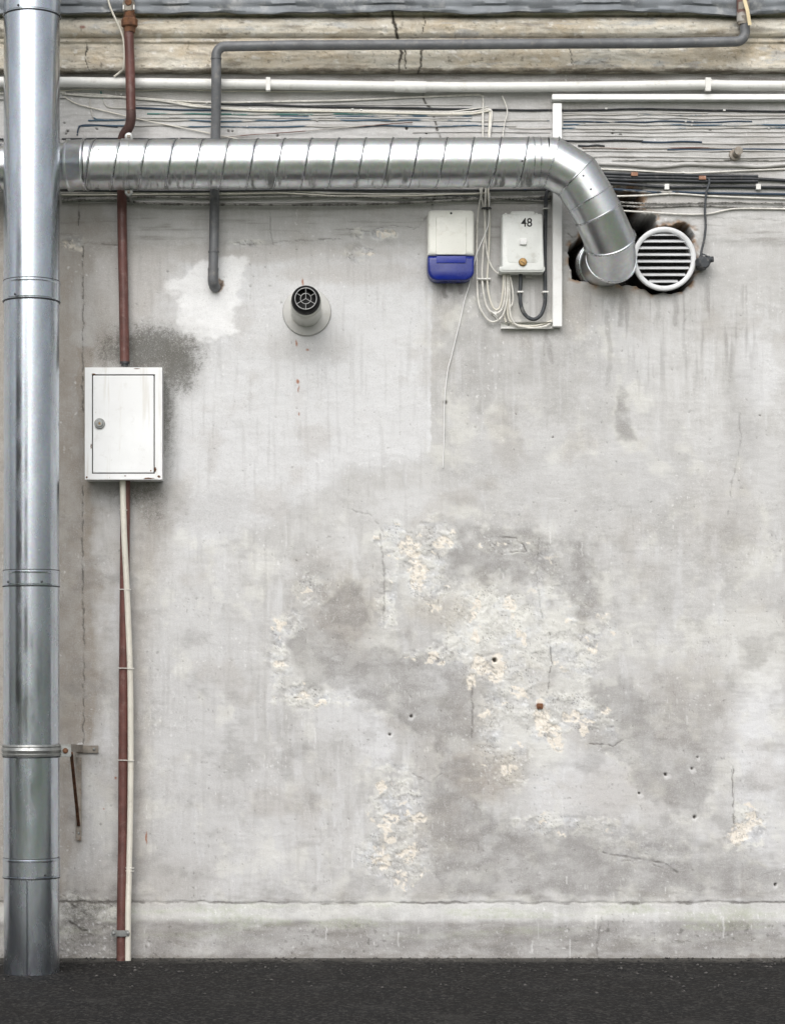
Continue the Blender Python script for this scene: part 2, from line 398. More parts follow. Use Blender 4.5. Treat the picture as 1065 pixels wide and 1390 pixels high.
# drip streaks under things fixed to the wall
stk = fbm(U/7, V/110, 3, 83); stk2 = fbm(U/22, V/260, 3, 84)
dr = sm(.10, .45, stk)*(.5+.5*sm(-.2, .3, stk2))
win = sm(585, 592, U)*(1-sm(1010, 1060, U))*sm(378, 392, V)*(1-sm(430, 640, V))
G.put('damp', dr*win, .55); G.put('skim', sm(.2, .5, -stk)*sm(590, 620, U)*sm(400, 430, V)*(1-sm(560, 760, V)), .35)
G.put('damp', sm(.15, .5, stk)*(1-sm(560, 640, U))*low, .16)
for pts, k in (([(602,384),(603,402)],.9),([(623,384),(626,396)],.8),([(740,450),(746,480),(750,492)],.7),([(612,384),(612,392)],.5),([(822,424),(828,480),(824,520)],.45),([(658,450),(650,560)],.35),([(890,400),(893,430)],.4),([(915,398),(917,440)],.5),([(845,390),(842,440)],.5)):
    G.put('damp', G.line(pts, 4, 1.5), k)
# soot and mould around the meter cabinet
mo = np.maximum(G.blob(208, 476, 64, 32, .35, .75), np.maximum(G.blob(240, 492, 30, 42, .35, .8), G.blob(226, 545, 15, 88, .35, .85)*.75))
mo = np.maximum(mo, G.blob(190, 668, 42, 20, .5, .9)*.6); mo = np.maximum(mo, G.blob(152, 474, 22, 30, .5, .9)*.65); mo = np.maximum(mo, G.blob(208, 690, 20, 34, .5, .9)*.45); mo = np.maximum(mo, G.blob(110, 1235, 30, 30, .8, .6)*.6)
G.put('mould', mo, .95)
# grime between and under the cables, and a painted cornice shadow
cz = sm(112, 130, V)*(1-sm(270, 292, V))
G.put('grime_shade', cz*sm(.05, .5, G.n(200, 8, 5, 91)), .6); G.put('grime_shade', cz, .10)
G.put('grime_shade', (1-low)*sm(285, 300, V)*sm(.12, .4, G.n(90, 5, 5, 95)), .5)
G.put('grime_shade', G.line([(-20,106),(1090,106)], 7, 0)*1.0, .85)  # dark line painted as the shadow gap under the cornice
G.put('grime_shade', G.line([(-20,258),(400,257),(760,257)], 5, .4), .6)
# flaked render: loose skins, cream undercoat, dark broken edges
fl = np.zeros_like(U)
for (cx, cy, rx, ry, k) in ((572,742,46,36,1),(590,785,30,40,1),(530,735,20,24,.8),(524,820,14,46,.9),(378,892,15,52,1),(412,945,46,15,1),(662,838,62,52,.75),(745,965,68,34,1),(705,900,55,60,.8),(668,985,20,62,1),(800,978,34,22,1),(700,1040,20,40,.9),(545,1098,35,52,1),(535,1170,45,40,1),(1012,1130,30,34,.9),(650,905,26,26,.9),(688,742,36,10,.9),(785,880,38,52,.8),(600,886,48,16,.9),(420,800,22,22,.7),(395,850,18,22,.8),(770,1120,70,14,.8),(740,790,30,40,.6),(880,1155,50,25,.5)):
    fl = np.maximum(fl, k*G.blob(cx, cy, rx, ry, .75, .35))
for (cx, cy, rx, ry) in ((490,345,20,12),(520,318,18,8),(488,316,14,8),(330,330,25,5),(100,330,26,10)):
    fl = np.maximum(fl, .8*G.blob(cx, cy, rx, ry, .6, .4))
pls = G.poly([(80,1205),(150,1225),(170,1245),(150,1310),(60,1310)], 10, 12); fl = np.maximum(fl, pls)
nf = fbm((U+G.w3*8)/26, (V+G.w4*8)/15, 5, 101, .55)
ter = np.floor(nf*5+.15*G.w3)/5; G.z += fl*(.0045*(ter+.05)+.0016*G.n(9, 7, 4, 104))
fr = np.abs(nf*5+.15*G.w3-np.round(nf*5+.15*G.w3)); lines = (1-sm(.015, .07, fr))*sm(.35, .7, fl)*sm(.02, .30, G.n(26, 20, 4, 108))
G.put('crack', lines, .7)
G.put('pale', sm(-.15, .2, nf)*sm(.1, .6, fl), .8); G.put('damp', sm(.05, .3, -nf)*fl, .35)
isl = sm(.36, .42, fbm((U+G.w3*6)/30+9, (V+G.w4*6)/24, 4, 113))*sm(.45, .7, fl); G.put('cream', isl*(1-pls), .9)
for (cx, cy, rx, ry) in ((556,742,13,11),(596,738,11,7),(571,780,8,16),(376,902,11,6),(737,978,12,12),(779,974,14,7),(690,818,8,10),(519,1168,9,12),(553,1165,12,8),(539,1195,10,9),(568,1110,12,6),(533,1110,9,5),(1004,1128,12,14),(1020,1112,9,8),(650,905,14,10),(672,918,9,9),(410,945,8,4),(500,345,9,4),(525,316,9,5),(100,333,16,7),(755,1000,7,14),(640,920,5,14)):
    b = G.blob(cx, cy, rx*1.05, ry*1.05, 1.5, .22)*sm(-.45, .0, G.n(8, 6, 4, 161)); G.put('cream', b, .9); G.z -= .002*b; G.put('crack', sm(.1, .5, b)*(1-sm(.5, .9, b))*sm(-.1, .2, G.n(10, 9, 3, 163)), .5)
G.put('bluish', sm(.0, .3, G.n(40, 30, 4, 117))*fl*(1-pls), .45)
G.put('white', sm(.42, .62, G.n(3, 11, 3, 191))*sm(.1, .45, G.n(90, 90, 3, 192))*sm(660, 740, V), .3); G.put('crack', sm(.46, .66, G.n(3.5, 8, 3, 193))*sm(.1, .45, G.n(80, 70, 4, 194))*sm(660, 740, V), .45)
G.put('crack', sm(.40, .60, G.n(4, 4, 3, 195))*fl, .45); G.put('white', sm(.36, .55, G.n(5, 5, 3, 196))*fl, .5)
G.put('crack', (1-sm(3, 6, np.hypot(U-298+G.w3*9, V-389+G.w4*9))), .8); G.put('brick', (1-sm(6, 10, np.hypot(U-297+G.w3*9, V-389+G.w4*9))), .8); G.z -= .006*(1-sm(4, 9, np.hypot(U-297+G.w3*9, V-389+G.w4*9)))
# scattered specks and pits
sp = G.n(7, 6, 3, 121)+.25*G.n(80, 60, 3, 123); G.put('crack', sm(.72, .84, sp)*low, .5); G.z -= .0015*sm(.65, .85, sp)
G.put('white', sm(.60, .72, G.n(5, 6, 2, 124))*sm(.1, .4, G.n(120, 100, 3, 126)), .5)
for i in range(24):                                   # short white paint dribbles
    rr = random.Random(i*7+3); x0 = rr.uniform(380, 1050); y0 = rr.choice([rr.uniform(690, 900), rr.uniform(920, 1200), rr.uniform(1240, 1280)]); h = rr.uniform(8, 28)
    G.put('white', G.line([(x0, y0), (x0+rr.uniform(-1, 1), y0+h)], rr.uniform(.6, 1.1), .8), rr.uniform(.2, .5))
# cracks
CR = [([(113,334),(113,420),(112,520),(113,560)],1.1,.8),([(112,330),(135,331),(170,333)],1,.5),([(113,660),(112,760),(114,860),(114,960),(113,1012)],1,.8),([(107,265),(108,305)],1.1,.9),
 ([(573,122),(577,140),(586,150),(592,170),(598,187)],1.6,1),([(592,254),(586,284)],1.9,1),([(586,284),(575,300),(562,312)],.7,.6),([(318,330),(345,333),(400,327),(440,326)],.8,.5),([(470,310),(500,314),(530,306),(560,310)],.7,.5),
 ([(365,278),(367,300),(370,332)],.7,.5),([(1003,560),(1005,600),(992,660),(988,700)],1,.35),([(994,1040),(994,1090),(996,1130)],1,.7),([(820,1158),(860,1165),(900,1172),(918,1184)],1.7,.55),([(835,1170),(870,1168),(915,1184)],.8,.4),
 ([(470,690),(505,700),(520,722)],.8,.4),([(655,728),(700,730),(716,748),(680,752)],.9,.7),([(800,1010),(830,1012),(845,1005)],1,.7),([(745,860),(748,905),(742,940)],1,.7),([(400,948),(420,946)],1.2,.7),([(515,725),(520,755),(522,800),(520,850)],1.3,.5),
 ([(640,925),(641,960),(640,1000)],1.4,.6),([(560,1050),(585,1062),(600,1050)],.7,.4),([(1065,1180),(1010,1195)],.7,.3),([(815,1245),(808,1300)],1.1,.5),([(940,420),(925,440)],.6,.3),([(855,690),(862,740)],.6,.25),([(730,730),(728,790),(735,840)],.8,.4),
 ([(87,1215),(100,1230),(118,1242)],1.5,.8),([(96,1250),(112,1262),(128,1264)],1.7,.8),([(560,420),(556,440)],.5,.3),([(930,300),(980,296),(1060,300)],.7,.3),([(770,318),(775,322)],.9,.6),([(430,325),(470,324)],.7,.6),([(690,310),(680,350)],.6,.3)]
CB = .25+.75*sm(-.3, .1, G.n(14, 12, 4, 183))
for pts, wd, k in CR:
    q = G.line(pts, wd*.9, 1.1)*CB; G.put('crack', q, k); G.z -= .004*k*q
# screw holes, plug holes
for (x0, y0, r, k) in ((671,896,3,.03),(558,972,2.2,.015),(529,997,2.2,.012),(903,1051,2.6,.015),(867,1077,2,.012),(946,1027,1.6,.01),(939,1043,2.2,.008),(942,1109,2.4,.015),(1052,1201,2.5,.014),(92,178,2,.01),(90,182,1.4,.01),(131,175,1.6,.01),(310,178,1.8,.01),(316,179,1.5,.01),(377,184,1.8,.01),(552,174,2.5,.01),(578,181,1.6,.01),(831,180,2.2,.012),(841,183,2,.012),(963,178,2,.01),(793,170,1.6,.01),(87,167,1.2,.01),(750,593,1.6,.004),(1031,564,1.8,.004),(604,546,3.2,.003),(700,562,1.3,.004)):
    q = 1-sm(r*.5, r*1.15, np.hypot(U-x0+G.w3*1.5, V-y0+G.w4*1.5)); G.put('crack', q); G.z -= k*q
    if y0 > 900: G.put('white', (1-sm(r*1.6, r*2.4, np.hypot(U-x0-1+G.w3*4, V-y0-2+G.w4*4)))*(1-q), .3)
for (x0, y0, w_, h_) in ((404,518,2.2,3.5),(405,528,1,5),(417,475,2.2,1.4),(402,466,1,5),(411,383,1.6,5),(406,562,1,2.5),(199,1137,1.1,9),(157,1056,2,2),(732,958,5,4),(141,1098,1.2,1.2)):
    G.put('rust', 1-sm(.5, 1.3, np.hypot((U-x0+G.w3*1.5)/w_, (V-y0)/h_)), .9)
# ledge and plinth
lv = V+G.w1*2.2+G.w3*1.0
G.z += .013*sm(1226, 1249, lv)+.003*G.n(50, 25, 5, 131)*sm(1240, 1250, V)
gq = G.line([(-20,1224),(400,1226),(800,1226),(1090,1225)], 1.6, 1.2); G.put('crack', gq*sm(-.15, .15, G.n(60, 10, 3, 137)), .7); G.z -= .003*gq
G.put('ledge', sm(1227, 1230, lv)*(1-sm(1246, 1252, lv)), .35); G.put('green', sm(-.05, .35, G.n(130, 14, 4, 141))*sm(1218, 1234, lv)*(1-sm(1252, 1285, V)), .4)
G.put('damp', sm(1246, 1254, lv)*(.72+.6*G.n(60, 30, 4, 145)), .85); G.put('crack', sm(.3, .55, G.n(9, 7, 4, 197))*sm(1250, 1258, lv)*sm(-.1, .3, G.n(90, 40, 3, 198)), .5); G.put('grime_shade', sm(1248, 1256, lv)*sm(0, .4, G.n(70, 24, 5, 147)), .5)
G.put('grime_shade', G.line([(-20,1216),(1090,1216)], 7, 6)*sm(-.1, .3, G.n(50, 20, 3, 149)), .4); G.put('grime_shade', G.line([(-20,1302),(1090,1302)], 6, 3), .8)
# broken opening behind the elbow and the grille
hole = G.poly([(773,336),(771,356),(777,378),(786,381),(800,384),(838,384),(864,386),(882,396),(925,396),(940,378),(944,352),(941,318),(928,302),(912,307),(890,309),(887,292),(868,288),(871,256),(826,252),(812,300),(790,318)], 1.0, 4)
hole = sm(.35, .65, hole+.5*(G.n(7, 6, 3, 157))*(hole > .001)*(hole < .999)) if False else hole
edge = G.poly([(768,330),(766,356),(773,382),(786,386),(800,389),(838,389),(864,391),(880,401),(928,401),(946,380),(949,352),(947,312),(930,296),(912,301),(894,304),(893,288),(873,284),(876,250),(820,248),(806,298),(786,312)], 4, 7)
G.z -= .010*edge*(.6+.5*G.n(10, 8, 3, 151)); G.put('brick', edge*sm(-.2, .25, G.n(16, 12, 3, 153)), .95)
G.z -= .32*hole; G.put('dark_cavity', hole); G.put('brown', G.blob(845, 392, 60, 10, .6, .6), .5)  # dirty near-black colour deepens the shade inside the opening
for k in ('damp', 'skim', 'white'): G.mul(k, 1-.9*edge)

m = NM('old_plaster', .9, 0, .25)
pz = m.geo
nA = m.noise(1.6, 6, .6); nB = m.noise(9, 6, .65); nC = m.noise(55, 5, .65); nD = m.noise(260, 3, .6); nH = m.noise(14, 5, .6, st=(.35, 1, 2.6)); nS = m.noise(22, 4, .6, st=(2.2, 1, .35))
base = m.mix(m.ramp(nA, .35, .65), (.462, .455, .446), (.545, .540, .532))
base = m.mix(m.ramp(nB, .38, .68, 0, .55), base, (.40, .392, .378))
base = m.mix(m.ramp(nS, .48, .72, 0, .30), base, (.60, .60, .60))
def brk(a, n, lo, hi, kmin=0.0): return m.math('MULTIPLY', m.attr(a), m.ramp(n, lo, hi, kmin, 1))
x = base
x = m.mix(brk('skim', nB, .25, .6, .55), x, (.640, .643, .652))
x = m.mix(brk('pale', nB, .3, .6, .55), x, (.67, .665, .62))
x = m.mix(brk('bluish', nC, .3, .6, .3), x, (.56, .585, .63))
x = m.mix(brk('brown', nB, .25, .65, .6), x, (.275, .23, .18))
x = m.mix(brk('damp', nB, .2, .7, .6), x, (.225, .215, .205))
x = m.mix(brk('grime_shade', nH, .35, .62, .25), x, (.21, .195, .175))
x = m.mix(brk('ledge', nB, .3, .6, .25), x, (.53, .54, .515))
x = m.mix(brk('green', nC, .35, .65, .2), x, (.36, .40, .27))
x = m.mix(brk('cream', nC, .2, .5, .70), x, (.74, .685, .60))
x = m.mix(brk('white', nB, .2, .5, .85), x, (.80, .80, .80))
mm = m.math('ADD', m.math('MULTIPLY', m.attr('mould'), 1.15), m.math('ADD', m.math('MULTIPLY', m.math('SUBTRACT', nD, .5), 1.1), m.math('MULTIPLY', m.math('SUBTRACT', nC, .5), 1.6)))
mm = m.math('MULTIPLY', m.ramp(mm, .30, 1.1), m.ramp(m.attr('mould'), .02, .25)); x = m.mix(m.math('MULTIPLY', m.attr('mould'), .62), x, (.10, .092, .072)); x = m.mix(m.math('MULTIPLY', mm, .62), x, (.055, .053, .042))
x = m.mix(brk('brick', nC, .2, .6, .6), x, (.34, .21, .12))
x = m.mix(m.attr('rust'), x, (.30, .10, .035))
x = m.mix(m.math('MULTIPLY', m.attr('crack'), .88), x, (.055, .048, .04))
x = m.mix(m.attr('dark_cavity'), x, m.mix(m.ramp(nC, .4, .65), (.008, .007, .006), (.03, .024, .017)))
# fine grit in the render coat
x = m.mix(m.ramp(nD, .50, .78, 0, .34), x, (.22, .21, .20)); x = m.mix(m.ramp(nD, .50, .22, 0, .30), x, (.80, .80, .80))
x = m.mix(m.ramp(nC, .58, .76, 0, .22), x, (.25, .235, .21))
m.col(x)
hgt = m.math('ADD', m.math('MULTIPLY', nD, .6), m.math('ADD', m.math('MULTIPLY', nC, 1.3), m.math('MULTIPLY', nH, .35)))
m.bump(hgt, .45, .0022)
M_plaster = m.mat

wall = empty('building_wall', (CX, 0, 0), 'long weathered grey rendered house wall with flaking patches that carries all the pipes and boxes', 'wall')
ws = G.build('plaster_face', M_plaster, wall); ws.location = (-CX, 0, 0)

# cornice: a moulded profile run along the wall
prof = [(-40,.0),(2,.066),(25,.066),(27,.05),(28.5,.05),(30,.062),(34,.071),(39,.076),(46,.076),(52,.070),(55,.060),(56.5,.050),(58,.054),(62,.054),(63.5,.045),(80,.045),(97,.045),(100,.040),(101,.0)]
pl = [prof[0]]
for a, b in zip(prof[:-1], prof[1:]):
    k = max(1, int(math.hypot(b[0]-a[0], (b[1]-a[1])/S)/1.3))
    if a[0] < 0: k = 3
    for i in range(1, k+1): pl.append((a[0]+(b[0]-a[0])*i/k, a[1]+(b[1]-a[1])*i/k))
C = Grid(axis(-14, 1080, 1.5, -1500, 2500), [p[0] for p in pl]); U, V = C.U, C.V
dep = np.repeat(np.array([[p[1]] for p in pl]), U.shape[1], 1)
er = fbm(U/60, V/5, 5, 201); er2 = fbm(U/14, V/6, 4, 207)
C.z += .0016*er+.0016*er2-.003*sm(.32, .5, fbm(U/22, V/12, 4, 211)); C.z *= (V > 0)*(V < 100)
C.put('grime_shade', np.exp(-((V-27.5+er2)/1.8)**2)*sm(-.4, .2, er), .8); C.put('grime_shade', np.exp(-((V-57+er2)/1.6)**2), .6); C.put('grime_shade', sm(94, 98, V+er2*2), .95)  # grooves and lower edge painted dark: dirt plus crevice shade
C.put('grime_shade', (1-sm(16, 22, V)), .6)
C.put('grime_shade', sm(.1, .5, fbm(U/70, V/9, 5, 221)), .5); C.put('damp', sm(.0, .45, fbm(U/50, V/40, 4, 227)), .4)
C.put('ochre', sm(-.5, .3, fbm(U/160, V/30, 4, 231)), .85); C.put('white', sm(.34, .5, fbm(U/16, V/8, 4, 243)), .6); C.put('grime_shade', sm(.36, .55, fbm(U/9, V/6, 4, 245)), .6); C.put('cream', sm(.12, .24, fbm(U/44+5, V/12, 4, 235)), .7)
C.put('bluish', sm(.2, .4, fbm(U/60+8, V/12, 4, 239))*((V < 60) | (U > 600)), .6)
C.put('rust', 1-sm(.5, 1.2, np.hypot((U-115+C.w3)/5, (V-44)/2.5)), .8)
for pts, wd in (([(529,18),(533,27),(532,36),(539,54)],2.0),([(539,66),(545,76),(540,98)],1.5),([(574,64),(572,78),(566,100)],1.3),([(547,70),(551,98)],.8),([(574,28),(573,52)],.6),([(120,62),(118,80),(122,98)],.8),([(770,70),(775,90)],.7)):
    q = C.line(pts, wd, 1.6); C.put('crack', q); C.z -= .004*q
for i in range(40):
    rr = random.Random(i+900); x0 = rr.uniform(80, 1065); y0 = rr.uniform(64, 95)
    C.put('crack', C.line([(x0, y0), (x0+rr.uniform(-6, 6), y0+rr.uniform(2, 9))], .6, 2), .4)
m = NM('old_stone_moulding', .9, 0, .25)
nA = m.noise(2.2, 6, .6); nB = m.noise(12, 6, .65); nC = m.noise(60, 5, .65); nD = m.noise(240, 3, .6); nH = m.noise(18, 6, .65, st=(.5, 1, 2))
x = m.mix(m.ramp(nA, .35, .65), (.55, .515, .44), (.64, .615, .55)); x = m.mix(m.ramp(nH, .48, .70, 0, .55), x, (.38, .345, .285))
x = m.mix(brk('ochre', nB, .3, .65, .2), x, (.47, .385, .27)); x = m.mix(brk('damp', nB, .3, .6), x, (.30, .285, .26))
x = m.mix(brk('bluish', nC, .3, .6, .3), x, (.40, .415, .43)); x = m.mix(brk('cream', nC, .3, .6, .4), x, (.66, .60, .50))
x = m.mix(m.attr('white'), x, (.74, .72, .68)); x = m.mix(brk('grime_shade', nH, .3, .6, .3), x, (.10, .085, .065)); x = m.mix(m.attr('rust'), x, (.22, .06, .035)); x = m.mix(m.attr('crack'), x, (.03, .025, .02))
x = m.mix(m.ramp(nD, .54, .78, 0, .4), x, (.2, .18, .15)); x = m.mix(m.ramp(nC, .56, .74, 0, .35), x, (.19, .165, .13)); x = m.mix(m.ramp(nD, .5, .25, 0, .25), x, (.75, .72, .66))
m.col(x); m.bump(m.math('ADD', m.math('MULTIPLY', nD, .5), m.math('ADD', nC, nH)), .6, .003)
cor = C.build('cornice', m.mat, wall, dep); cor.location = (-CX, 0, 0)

# lead flashing lying over the cornice, its lower lip folded
M_lead = paint('weathered_lead', (.165, .18, .195), .55, .4, 7, (.33, .33, .32), .5, .25, .3, 70)
def flashing(x0, x1, lip, seed):
    n_ = int((x1-x0)/4)+2; us = np.linspace(x0, x1, n_); vs = []; fs = []
    pr = [(-46, .002), (-2, .100), (4, .1010), (7, .096), (11, .097), (13, .1025), (15.5, .1035), (17.0, .100), (17.5, .092), (15, .070)]
    for u in us:
        o_ = 1.4*math.sin(u/57+seed)+.8*math.sin(u/19+seed*2)+.5*math.sin(u/7.3+seed)
        bulge = lip*math.exp(-((u-990)/45)**2)+ (2.2 if u < 350 else 0)*math.exp(-((u-200)/90)**2)
        for (v_, d_) in pr:
            vv = v_ + (o_+bulge)*(0 if v_ < -10 else min(1, (v_+4)/20)); q = P(u, vv, d_+.0018*math.sin(u/23+v_)*(v_ > -10)); vs.append(q)
    k = len(pr)
    for i in range(n_-1):
        for j in range(k-1): fs.append((i*k+j, i*k+j+1, (i+1)*k+j+1, (i+1)*k+j))
    return MB().add(vs, fs).build('flashing_sheet', M_lead, wall, ang=50)
flashing(-1400, 607, 3, 1.1)
f2 = flashing(604, 2400, 3.5, 2.7); f2.location.y -= .003

# ------------------------------------------------------------------ materials of the fittings
def metal(name, c, r0, r1, sc=30, spangle=.12, bump=.04, streak=(1, 1, 1), drip=False):
    m = NM(name, r0, 1.0)
    n1 = m.noise(sc, 5, .6, st=streak); v = m.voro(110).outputs['Color']; n2 = m.noise(5, 4, st=(1, 1, .5))
    x = m.mix(m.ramp(n1, .3, .7), c, tuple(k*(1-spangle) for k in c)); x = m.mix(.10, x, v, 'MULTIPLY') if spangle else x
    x = m.mix(m.ramp(n2, .45, .75, 0, .3), x, tuple(k*.82 for k in c))
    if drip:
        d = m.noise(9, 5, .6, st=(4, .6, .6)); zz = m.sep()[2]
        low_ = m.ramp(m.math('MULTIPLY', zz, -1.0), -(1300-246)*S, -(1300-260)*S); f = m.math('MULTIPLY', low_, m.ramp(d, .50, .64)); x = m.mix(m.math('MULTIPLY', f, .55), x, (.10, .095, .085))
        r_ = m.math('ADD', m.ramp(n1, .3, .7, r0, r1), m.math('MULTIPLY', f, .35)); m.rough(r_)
    else: m.rough(m.ramp(n1, .3, .7, r0, r1))
    m.col(x); m.bump(m.noise(5, 2, .4), bump, .012)
    return m.mat
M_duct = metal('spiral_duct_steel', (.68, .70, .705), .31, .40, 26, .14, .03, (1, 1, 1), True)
M_elbow = metal('elbow_steel', (.70, .72, .73), .29, .38, 26, .12, .02)
M_flue = metal('galvanised_flue_steel', (.59, .635, .69), .18, .30, 20, .16, .05, (1, 1, .3))
M_rim = metal('bright_steel_rim', (.62, .64, .66), .22, .35, 60, .2, .02)
M_darksteel = paint('dark_joint_band', (.07, .075, .08), .45, .3, 40, (.2, .18, .15), .3, .6)
M_zinc = paint('zinc_plated', (.36, .37, .36), .45, .25, 50, (.20, .15, .10), .5, .85)
M_rust = paint('rusty_iron', (.17, .075, .035), .85, .5, 45, (.06, .03, .02), .6, 0, .5, 200)
M_rustpaint = paint('rust_stained_flat_iron', (.30, .27, .23), .7, .35, 30, (.16, .08, .035), .8, 0, .4, 150)
M_red = paint('oxide_red_painted_pipe', (.135, .053, .043), .42, .3, 18, (.30, .22, .19), .30, 0, .25, 110)
M_redbrown = paint('dark_red_bend', (.075, .035, .03), .55, .3, 30, (.2, .12, .09), .3, 0, .3)
M_grey = paint('grey_painted_pipe', (.135, .14, .148), .5, .25, 14, (.28, .25, .22), .45, 0, .2)
M_pvc = paint('old_white_plastic', (.76, .755, .73), .42, .10, 10, (.36, .33, .28), .35, 0, .1)
M_trunk = paint('bright_white_plastic', (.80, .80, .79), .38, .05, 8, (.5, .47, .42), .25, 0, .05)
M_white = paint('white_cable_sheath', (.72, .70, .65), .5, .2, 30, (.3, .27, .22), .45, 0, .1)
M_cream = paint('creamy_cable_conduit', (.68, .65, .57), .45, .1, 12, (.40, .35, .27), .35, 0, .1)
M_black = paint('black_cable_sheath', (.022, .025, .03), .5, .4, 20, (.16, .15, .14), .35, 0, .1)
M_darkcable = paint('dusty_dark_cable', (.05, .055, .062), .6, .4, 20, (.25, .24, .22), .5, 0, .1)
def patchy(name, a, b, lo, hi, st=(.35, 1, 1), sc=14):
    m = NM(name, .65); n = m.noise(sc, 5, .6, st=st); m.col(m.mix(m.ramp(n, lo, hi), a, b)); m.bump(m.noise(120, 4), .3, .001); return m.mat
M_blue = patchy('blue_cable_half_painted_over', (.06, .105, .15), (.42, .41, .385), .46, .54)
M_blue2 = patchy('dull_blue_cable_mostly_painted_over', (.07, .12, .165), (.42, .405, .38), .40, .46)
M_navy = patchy('navy_cable_with_paint_flecks', (.025, .045, .075), (.35, .34, .32), .60, .64)
M_green = patchy('green_cable_half_painted_over', (.06, .17, .15), (.42, .41, .38), .47, .55)
M_painted = patchy('cable_painted_over_with_wall_paint', (.46, .45, .435), (.26, .25, .235), .50, .66)
M_twist = patchy('grimy_grey_twisted_pair', (.36, .35, .33), (.12, .115, .105), .42, .62, (1, 1, 1), 30)
M_redwire = patchy('rust_red_wire', (.15, .085, .07), (.36, .34, .31), .44, .54)
M_copper = paint('copper_saddle', (.26, .13, .08), .45, .3, 40, (.5, .4, .35), .4, .5)
M_clip = paint('white_clip_plastic', (.74, .73, .70), .45, .1, 30, (.45, .42, .36), .3)
M_box = None
def boxpaint():
    m = NM('white_enamel_with_rust_spots', .32)
    n = m.noise(6, 4); x = m.mix(m.ramp(n, .35, .65), (.79, .80, .80), (.74, .745, .745))
    run = m.noise(12, 4, .6, st=(3, 1, .25)); x = m.mix(m.ramp(run, .55, .72, 0, .35), x, (.50, .46, .38)); x = m.mix(m.ramp(m.noise(26, 6, .7), .56, .72, 0, .25), x, (.50, .48, .44))
    r = m.ramp(m.noise(38, 5, .7), .69, .735); x = m.mix(r, x, (.24, .11, .05)); m.col(x); m.bump(m.noise(9, 3), .05, .01); return m.mat
M_box = boxpaint()
M_gap = paint('dark_gap', (.03, .028, .025), .8)
M_plasticA = paint('yellowed_white_plastic', (.82, .82, .76), .35, .08, 10, (.50, .47, .38), .4, 0, .03)
M_plasticB = paint('pale_grey_plastic', (.74, .755, .73), .40, .08, 10, (.36, .34, .28), .35, 0, .05)
M_bluelens = paint('cobalt_blue_plastic', (.006, .018, .21), .22, .2, 8, (.05, .07, .3), .3, 0, .02)
M_bluepanel = paint('cobalt_blue_raised_panel', (.010, .026, .28), .25, .15, 8, None, 0, 0, .02)
M_brass = paint('brass_lock', (.38, .24, .10), .4, .35, 90, (.12, .07, .03), .6, .8)
M_ink = paint('black_ink', (.02, .02, .02), .6)
M_capblack = paint('black_rubber_terminal', (.007, .007, .0075), .6, .3, 30, (.03, .028, .026), .3)
M_capblack.node_tree.nodes['Principled BSDF'].inputs['Specular IOR Level'].default_value = .25
M_ventwhite = paint('off_white_vent_plastic', (.60, .60, .56), .42, .1, 14, (.40, .38, .32), .4)
M_flange = paint('plaster_coloured_flange', (.52, .515, .495), .6, .1, 14, (.36, .34, .3), .4)
M_grille = paint('white_grille_plastic', (.66, .67, .68), .4, .08, 14, (.45, .42, .38), .35)
M_net = paint('grey_insect_mesh', (.07, .07, .07), .6)
M_strap = paint('beige_plastic_strap', (.70, .58, .36), .5, .1, 20)

def screw(c, r, parent, mat=M_zinc, name='screw', ax=(0, -1, 0)):
    b = MB(); b.lathe(c, ax, [(0, r), (r*.45, r*.95), (r*.75, r*.6), (r*.8, 0)], 12); ob = b.build(name, mat, parent); return ob

# ------------------------------------------------------------------ vertical flue
fd = .44; fx = 43.0
fr = L(37.6, fd); 
def FX(py): return P(43.8-1.0*min(max(py/700, 0), 1)+.5*max(0, (py-700)/600), py, fd)
flue = empty('vertical_flue_pipe', (P(fx, 0, fd).x, -fd, 0), 'wide galvanised steel flue pipe running up the left edge in front of all other pipes', 'flue pipe')
joints = [14, 397, 785, 1178]
def flue_sec(y0, y1, dr=0.0):
    a = FX(y1); b_ = FX(y0); n_ = 12
    pr = []; pts = [a.lerp(b_, i/n_) for i in range(n_+1)]
    return MB().tube(pts, fr+dr, 72, caps=False).build('pipe_section', M_flue, flue)
zb = 1300+1.14/ S*0
bounds = [-420, 14, 397, 785, 1178, 1330]
for i in range(5): flue_sec(bounds[i], bounds[i+1], .0012*(i % 2))
for jy, (u0, u1) in zip(joints, ((-14, 9), (-13, 13), (-9, 11), (-13, 12))):
    c = FX(jy+u1); c2 = FX(jy+u0); h = c2.z-c.z; ax = (c2-c)
    b = MB().lathe(c, ax, [(0, fr), (.001, fr+.005), (.0045, fr+.0052), (.0055, fr+.0025), (.007, fr+.0030), (.0085, fr+.0030), (.012, fr+.0030), (h-.012, fr+.0030), (h-.009, fr+.0030), (h-.007, fr+.0032), (h-.005, fr+.005), (h-.001, fr+.005), (h, fr)], 72, caps=False)
    cl = b.build('joint_collar', M_flue, flue)
    MB().torus(c+Vector((0, 0, -.002)), ax, fr+.002, .0022, 72, 6).build('seal', M_darksteel, cl)
    MB().torus(c2+Vector((0, 0, .0045)), ax, fr+.001, .0016, 72, 6).build('seal', M_darksteel, cl)
    for dx in {14: (-14,), 397: (-18,), 785: (-28, 18), 1178: (22,)}[jy]:
        q = FX(jy+u1-5); xx = dx*S*.95; yy = math.sqrt((fr+.003)**2-xx*xx); screw(q+Vector((xx, -yy, 0)), .0048, cl, M_darksteel, 'rivet', (xx, -yy, 0))
MB().tube([FX(1192)+Vector((-.004, -fr-.0005, 0)), FX(1325)+Vector((-.004, -fr-.0005, 0))], .0035, 8).build('lock_seam', M_flue, flue)
